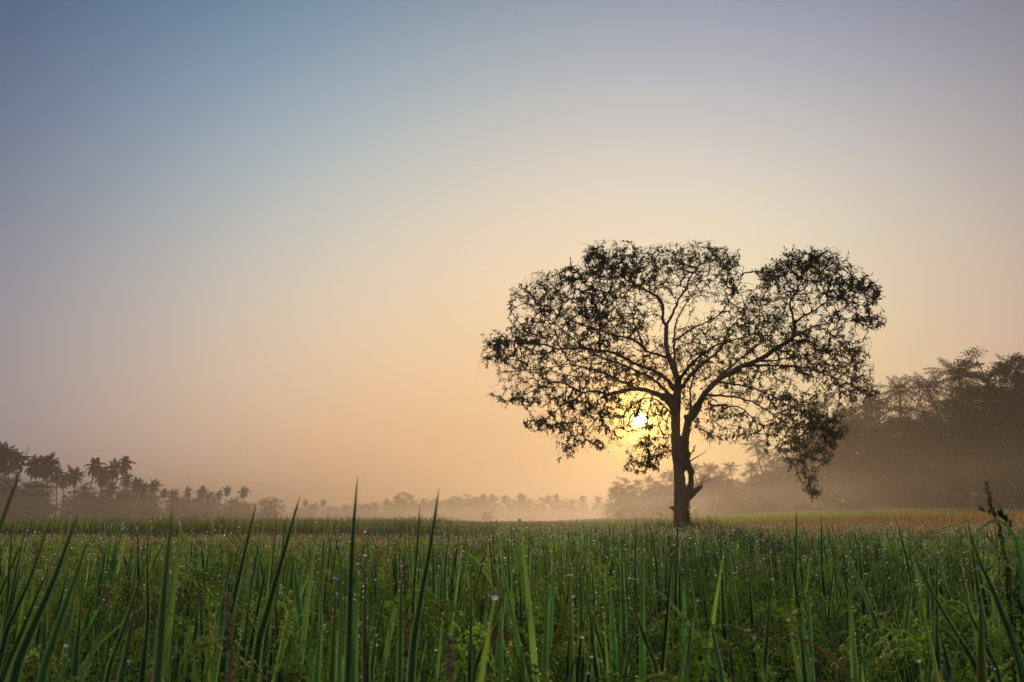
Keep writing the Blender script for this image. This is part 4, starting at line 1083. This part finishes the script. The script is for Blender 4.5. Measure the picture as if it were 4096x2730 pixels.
# ------------------------------------------------------------------ single blades that stand out, each a thing of its own
def hero(name, cat, label, pts, Ds, wpx, col=(.010, .046, .022), dewn=40, bend=None, prof=None, group=None, mat=None):
    """leaf blade from its tip down: pixel path with its distance at both ends; wpx = widest pixel width"""
    n = len(pts); D = np.interp(np.linspace(0, 1, n), [0, 1], Ds)
    P = np.array([Pt(a, b, d) for (a, b), d in zip(pts, D)])
    # carry the blade on down to the ground when it leaves the frame
    if prof is None:
        dz = P[-1] - P[-2]
        if P[-1][2] > .1:
            P = np.vstack([P, P[-1] * .5 + np.array([P[-1][0] + dz[0] * .8, P[-1][1] + .02, 0.0]) * .5, [P[-1][0] + dz[0] * 1.2, P[-1][1] + .03, 0.0]])
    Ps, tt = resample(P, .012 if len(P) < 9 else .01)
    d = np.linalg.norm(np.diff(Ps, axis=0), axis=1).sum()
    wmax = wpx * np.mean(Ds) / FPX
    if prof is None:
        s = tt * d
        w_ = wmax * 1.25 * np.minimum(1, (s / .30) ** .62) * np.interp(s, [0, .45, .75, 2], [1, 1, .5, .4])
    else:
        w_ = wmax * np.interp(tt, prof[0], prof[1])
    w_ = np.maximum(w_, .0004) * .5
    T = unit(np.gradient(Ps, axis=0)); f = rg.uniform(-.35, .35)
    view = unit(np.array([math.sin(f), math.cos(f), 0.]))
    S_ = unit(np.cross(T, view)); Nn = np.cross(S_, T)
    V = np.stack([Ps - S_ * w_[:, None], Ps + Nn * w_[:, None] * .4, Ps + S_ * w_[:, None]], 1)
    m_ = len(Ps); b = ((np.arange(m_ - 1) * 3)[:, None] + np.arange(2)[None]).ravel()
    Q = np.stack([b, b + 1, b + 4, b + 3], -1)
    rib_ = np.tile([1., .0, 1.], m_)
    o0 = Ps[-1].copy()
    o = mesh_np(name, V.reshape(-1, 3) - o0, Q, mat=mat or M_RICE, col=np.broadcast_to(np.array(col), (m_ * 3, 3)), rib=rib_, loc=tuple(o0), smooth=False)
    tag(o, label, cat, group)
    if dewn:
        k = rg.integers(2, int(m_ * .8), dewn); e = rg.random(dewn) < .5
        pos = np.where(e[:, None], V[k, 0], V[k, 2]) - o0
        rr = rg.uniform(.0005, .0012, dewn)
        Vd = (pos[:, None] + iv[None] * rr[:, None, None]).reshape(-1, 3); Td = (np.arange(dewn)[:, None, None] * 12 + it[None]).reshape(-1, 3)
        tag(mesh_np('dew_drops', Vd, None, Td, M_DEW, parent=o), kind='stuff')
    return o
GB = 'tall rice blades in front'
B = lambda label, pts, D, w, **k: hero('rice_blade', 'rice blade', label, pts, (D, D * 1.03), w, group=GB, **k)
B('thick dark blade slanting in from the left edge, blurred tip above the palms', [(116,1784),(70,1910),(35,2010),(0,2100),(-60,2270)], .50, 44)
B('short dark upright blade at the far left, under the slanting one', [(49,2088),(42,2180),(36,2290),(28,2420)], 1.25, 20)
B('thin blade leaning right near the left edge, its tip at the grass line', [(104,2095),(75,2230),(45,2380),(5,2560)], 1.1, 22)
B('narrow blade leaning right, third tip from the left edge', [(203,2072),(160,2200),(118,2325),(60,2450),(8,2560)], 1.0, 24)
B('long broad dark blade leaning right across the lower left corner', [(314,2054),(262,2190),(215,2325),(135,2500),(35,2730)], .62, 54)
B('broad mid green blade parallel to the long dark one, right of it', [(350,2160),(305,2300),(261,2418),(215,2560),(155,2730)], .60, 52, col=(.022,.09,.03))
B('greyish out of focus upright blade, the widest at the left', [(688,2032),(675,2170),(662,2290),(645,2500),(630,2730)], .52, 60, col=(.03,.07,.04))
B('dark sharp blade leaning right, its tip touching the sky left of the domed tree', [(1025,2014),(990,2160),(952,2325),(925,2440),(900,2560)], 1.2, 26)
B('long blade leaning right before the domed tree, tip against the orange sky', [(1200,1984),(1150,2160),(1103,2325),(1060,2480),(1025,2600)], .95, 32)
B('thin needle blade tipped with a drop, left one of two', [(1109,2054),(1100,2140),(1090,2240),(1078,2360)], 1.9, 12)
B('thin needle blade tipped with a drop, right one of two', [(1147,2069),(1137,2140),(1125,2230),(1110,2340)], 1.9, 11)
B('tallest straight blade of the photo, dark against the orange sky left of centre', [(1430,1906),(1420,2030),(1408,2180),(1400,2380),(1392,2730)], .72, 36)
B('tall blade leaning slightly right near the centre, tip above the far trees', [(1756,1952),(1735,2100),(1708,2261),(1679,2406),(1639,2668)], .80, 36)
B('thin dark upright blade beside the tall leaning one near the centre', [(1679,2018),(1674,2120),(1665,2250),(1655,2340)], 1.6, 15)
B('slim blade leaning right just behind the tall leaning one', [(1806,2085),(1795,2150),(1784,2230),(1775,2320)], 2.4, 9)
B('upright green blade in front of the trunk of the lone tree', [(2713,2050),(2710,2140),(2707,2260),(2700,2420)], 1.9, 17)
B('thin straight blade a little left of the lone trunk', [(2542,2068),(2543,2140),(2542,2240),(2540,2350)], 2.4, 11)
B('blade leaning left beside the lone trunk', [(2590,2084),(2605,2140),(2618,2200),(2628,2270)], 2.6, 10)
B('sharp upright blade right of the lone tree, rising above the ripe field', [(3186,2038),(3186,2120),(3184,2240),(3180,2350)], 2.3, 14)
B('thin upright blade right of the sharp one', [(3283,2058),(3286,2130),(3288,2210),(3288,2300)], 2.8, 11)
B('blade leaning left in the right field before the ripe rice', [(3583,2072),(3600,2130),(3618,2200),(3640,2290)], 2.3, 12)
B('green upright blade with a bead of dew, right of the lower centre', [(2883,2135),(2886,2260),(2892,2400),(2896,2540)], 1.5, 22)
B('grey edged upright blade near the bottom right of centre', [(3080,2320),(3078,2420),(3068,2560),(3055,2730)], .9, 27)
B('dark vertical blade in the right foreground', [(3746,2214),(3748,2340),(3749,2520),(3748,2730)], 1.1, 28)
B('long blade slanting down to the right in the right foreground', [(3640,2190),(3715,2350),(3815,2520),(3945,2730)], 1.0, 28)
B('big blade slanting down right near the right edge', [(3866,2072),(3905,2220),(3967,2348),(4030,2510),(4100,2700)], .68, 40)
B('dark upright blade left of the big slanting one at the right', [(3884,2130),(3892,2220),(3904,2300),(3918,2400)], 1.4, 26)
B('blade slanting right near the bottom right corner', [(3840,2350),(3890,2480),(3950,2600),(4010,2730)], .9, 28)
B('broad blade leaning left near the bottom of the centre right', [(2500,2300),(2530,2420),(2580,2560),(2650,2730)], .85, 30)
B('upright blade just left of the bottom centre', [(1880,2260),(1885,2400),(1882,2560),(1876,2730)], .9, 22)
B('blade leaning right in the lower centre', [(2030,2330),(1990,2450),(1930,2590),(1880,2730)], .85, 26)
B('broad blade leaning right between the two tall centre blades', [(1560,2300),(1530,2420),(1500,2560),(1480,2730)], .95, 28)
B('broad blade leaning right in the left foreground', [(600,2180),(560,2320),(500,2500),(410,2730)], .8, 34)
B('slim upright blade left of the greyish blurred one', [(592,2120),(588,2250),(590,2380),(592,2520)], 1.1, 22)
A = lambda label, pts, D, w, prof, **k: hero('arching_leaf', 'grass leaf', label, pts, (D, D), w, prof=prof, **k)
A('bright green leaf arching over at the right edge', [(3905,2142),(3926,2116),(3955,2090),(3984,2079),(4020,2092),(4055,2135),(4078,2200),(4091,2290),(4098,2420)], .75, 30, ([0,.15,.4,.7,1],[.05,.4,.6,1,1]), col=(.045,.17,.075), dewn=30)
A('pale dewy leaf arched over the green crop at the right', [(3625,2301),(3690,2255),(3775,2214),(3840,2196),(3891,2191),(3978,2200),(4050,2235),(4130,2300)], 1.0, 11, ([0,.3,.7,1],[.1,1,1,.6]), col=(.10,.17,.12), dewn=160)
A('lower pale dewy leaf curving toward the right edge', [(3862,2296),(3900,2277),(3949,2264),(4010,2256),(4065,2255),(4150,2262)], 1.0, 10, ([0,.3,.7,1],[.1,1,1,.6]), col=(.10,.17,.12), dewn=50)
# weed stalk with dark seeds
def stalk(label, pts, D, r, nseed, col, sl=.009, name='weed_stalk', cat='weed', droop=.3):
    P = np.array([Pt(a, b, D) for a, b in pts]); P, tt = resample(P, .008); P[1:-1] += rg.normal(0, .0012, P[1:-1].shape)
    bgs = Bag(); V, Q, T = tube(P, r * (.4 + .6 * tt), 6); bgs.add(V, Q, T, col=np.array(col) * .9)
    kf = rg.uniform(0, len(P) * .72, nseed); k = kf.astype(int); PS = P[k] + (P[k + 1] - P[k]) * (kf - k)[:, None] + rg.normal(0, r * .8, (nseed, 3)); d = unit(rg.normal(0, .45, (nseed, 3)) + unit(P[0] - P[-1]) * 1.1)
    V, T = octa(PS, d, rg.uniform(.5, 1.3, (nseed, 1)) * sl, sl * .22 * np.ones((nseed, 1))); bgs.add(V, None, T, col=np.array(col))
    o0 = P[-1].copy(); bgs.V = [v - o0 for v in bgs.V]
    o = bgs.build(name, M_DRY, loc=tuple(o0)); return tag(o, label, cat)
stalk('dark seeded weed stalk leaning left at the right edge', [(3948,1938),(3966,2000),(3990,2080),(4010,2170),(4030,2300),(4045,2450),(4060,2700),(4068,3100)], .8, .0011, 420, (.035, .06, .025), .0034)
stalk('green seed spike pointing left beside the dark weed stalk', [(3912,2037),(3950,2046),(3990,2062),(4025,2085),(4060,2150),(4080,2300),(4090,2600),(4096,3000)], .85, .0012, 80, (.07, .12, .04), .008)
stalk('straw coloured dry seed head, lower left of centre', [(908,2395),(912,2470),(918,2560),(922,2650),(928,2760),(930,3000)], .75, .0010, 150, (.62, .45, .27), .007, 'dry_seed_head', 'seed head')
stalk('tan fuzzy dry seed head at the bottom centre', [(1792,2545),(1800,2600),(1804,2660),(1806,2740),(1808,3000)], .75, .0010, 170, (.58, .42, .28), .007, 'dry_seed_head', 'seed head')
stalk('brown dry seed head between green shoots, left of centre', [(1616,2270),(1618,2340),(1618,2420),(1617,2510),(1615,2700),(1612,3000)], .95, .0009, 90, (.45, .28, .12), .007, 'dry_seed_head', 'seed head')
stalk('dry brown spike among the ripe rice at the left', [(500,2240),(506,2270),(514,2300),(520,2400),(522,2700)], 1.6, .0012, 40, (.30, .14, .06), .009, 'dry_seed_head', 'seed head')
# weeds with seed heads round the foot of the lone tree
WB = Bag()
for (a, b, hh) in [(2650,2052,1),(2660,2058,1),(2668,2068,.7),(2636,2070,1),(2622,2072,.8),(2780,2035,1),(2795,2062,1),(2824,2056,1.2),(2850,2060,1),(2812,2072,.7),(2767,2060,.8),(2880,2074,.8),(2840,2078,.7),(2608,2078,.6),(2645,2080,.7),(2700,2085,.6),(2755,2075,.9),(2773,2080,.8),(2865,2082,.6)]:
    for rep in range(2):
        px_ = a + rg.normal(0, 7); D = 19.2 + rg.uniform(-1.2, .8)
        top = Pt(px_, b + abs(rg.normal(0, 6)), D); g = float(terrain(top[0], D))
        P = np.array([[top[0] + rg.normal(0, .06), D, g], [top[0] + rg.normal(0, .03), D, g + (top[2] - g) * .6], top, top + [rg.normal(0, .06), rg.normal(0, .03), -.03]])
        P, tt = resample(P, .06); V, Q, T = tube(P, .006 * (1 - .6 * tt), 4, cap=False); WB.add(V, Q, col=np.array((.07, .1, .03)))
        k = rg.integers(int(len(P) * .7), len(P), 16); dd = unit(rg.normal(0, .6, (16, 3)) + [0, 0, .6])
        V, T = octa(P[k], dd, 0.03 * np.ones((16, 1)), .005 * np.ones((16, 1))); WB.add(V, None, T, col=np.array((.10, .11, .04)))
n = 700; x = TX + rg.normal(0, .75, n); y = TD + rg.normal(-.3, .5, n); k = np.hypot(x - TX, y - TD) > .25; x, y = x[k], y[k]; n = len(x)
V, Q, c_, r_, *_ = blades(np.stack([x, y, terrain(x, y)], 1), rg.uniform(.8, 1.12, n), rg.uniform(.008, .016, n), rg.uniform(0, 6.28, n), np.abs(rg.normal(.15, .1, n)), rg.normal(.5, .4, n), rg.uniform(-1, 1, n), 5, np.array([.06, .10, .03])[None] * rg.uniform(.6, 1.4, (n, 1)), False)
WB.add(V, Q, col=c_)
wb = WB.build('weeds', M_DRY); tag(wb, 'tangled seeding weeds round the foot of the lone tree', 'weeds', kind='stuff')

# ------------------------------------------------------------------ the air: haze and low ground mist
def airbox(name, lo, hi, dens, col, an, label):
    V = np.array([(a, b, c) for a in (lo[0], hi[0]) for b in (lo[1], hi[1]) for c in (lo[2], hi[2])], float)
    Q = [(0, 1, 3, 2), (4, 6, 7, 5), (0, 4, 5, 1), (2, 3, 7, 6), (0, 2, 6, 4), (1, 5, 7, 3)]
    m = bpy.data.materials.new(name); m.use_nodes = True; t = m.node_tree
    t.nodes.remove(t.nodes['Principled BSDF'])
    v = t.nodes.new('ShaderNodeVolumePrincipled'); v.inputs['Color'].default_value = (*col, 1)
    v.inputs['Density'].default_value = dens; v.inputs['Anisotropy'].default_value = an
    t.links.new(v.outputs[0], t.nodes['Material Output'].inputs['Volume'])
    o = mesh_np(name, V, Q, mat=m); o.display_type = 'WIRE'
    return tag(o, label, kind='stuff')
airbox('haze', (-820, -820, -1), (820, 820, 38), .0011, (.43, .40, .40), .62, 'thin dawn haze over the whole field')
airbox('ground_mist', (-500, 9, -.6), (500, 640, 5.5), .0034, (.47, .43, .41), .62, 'low mist lying over the far field')
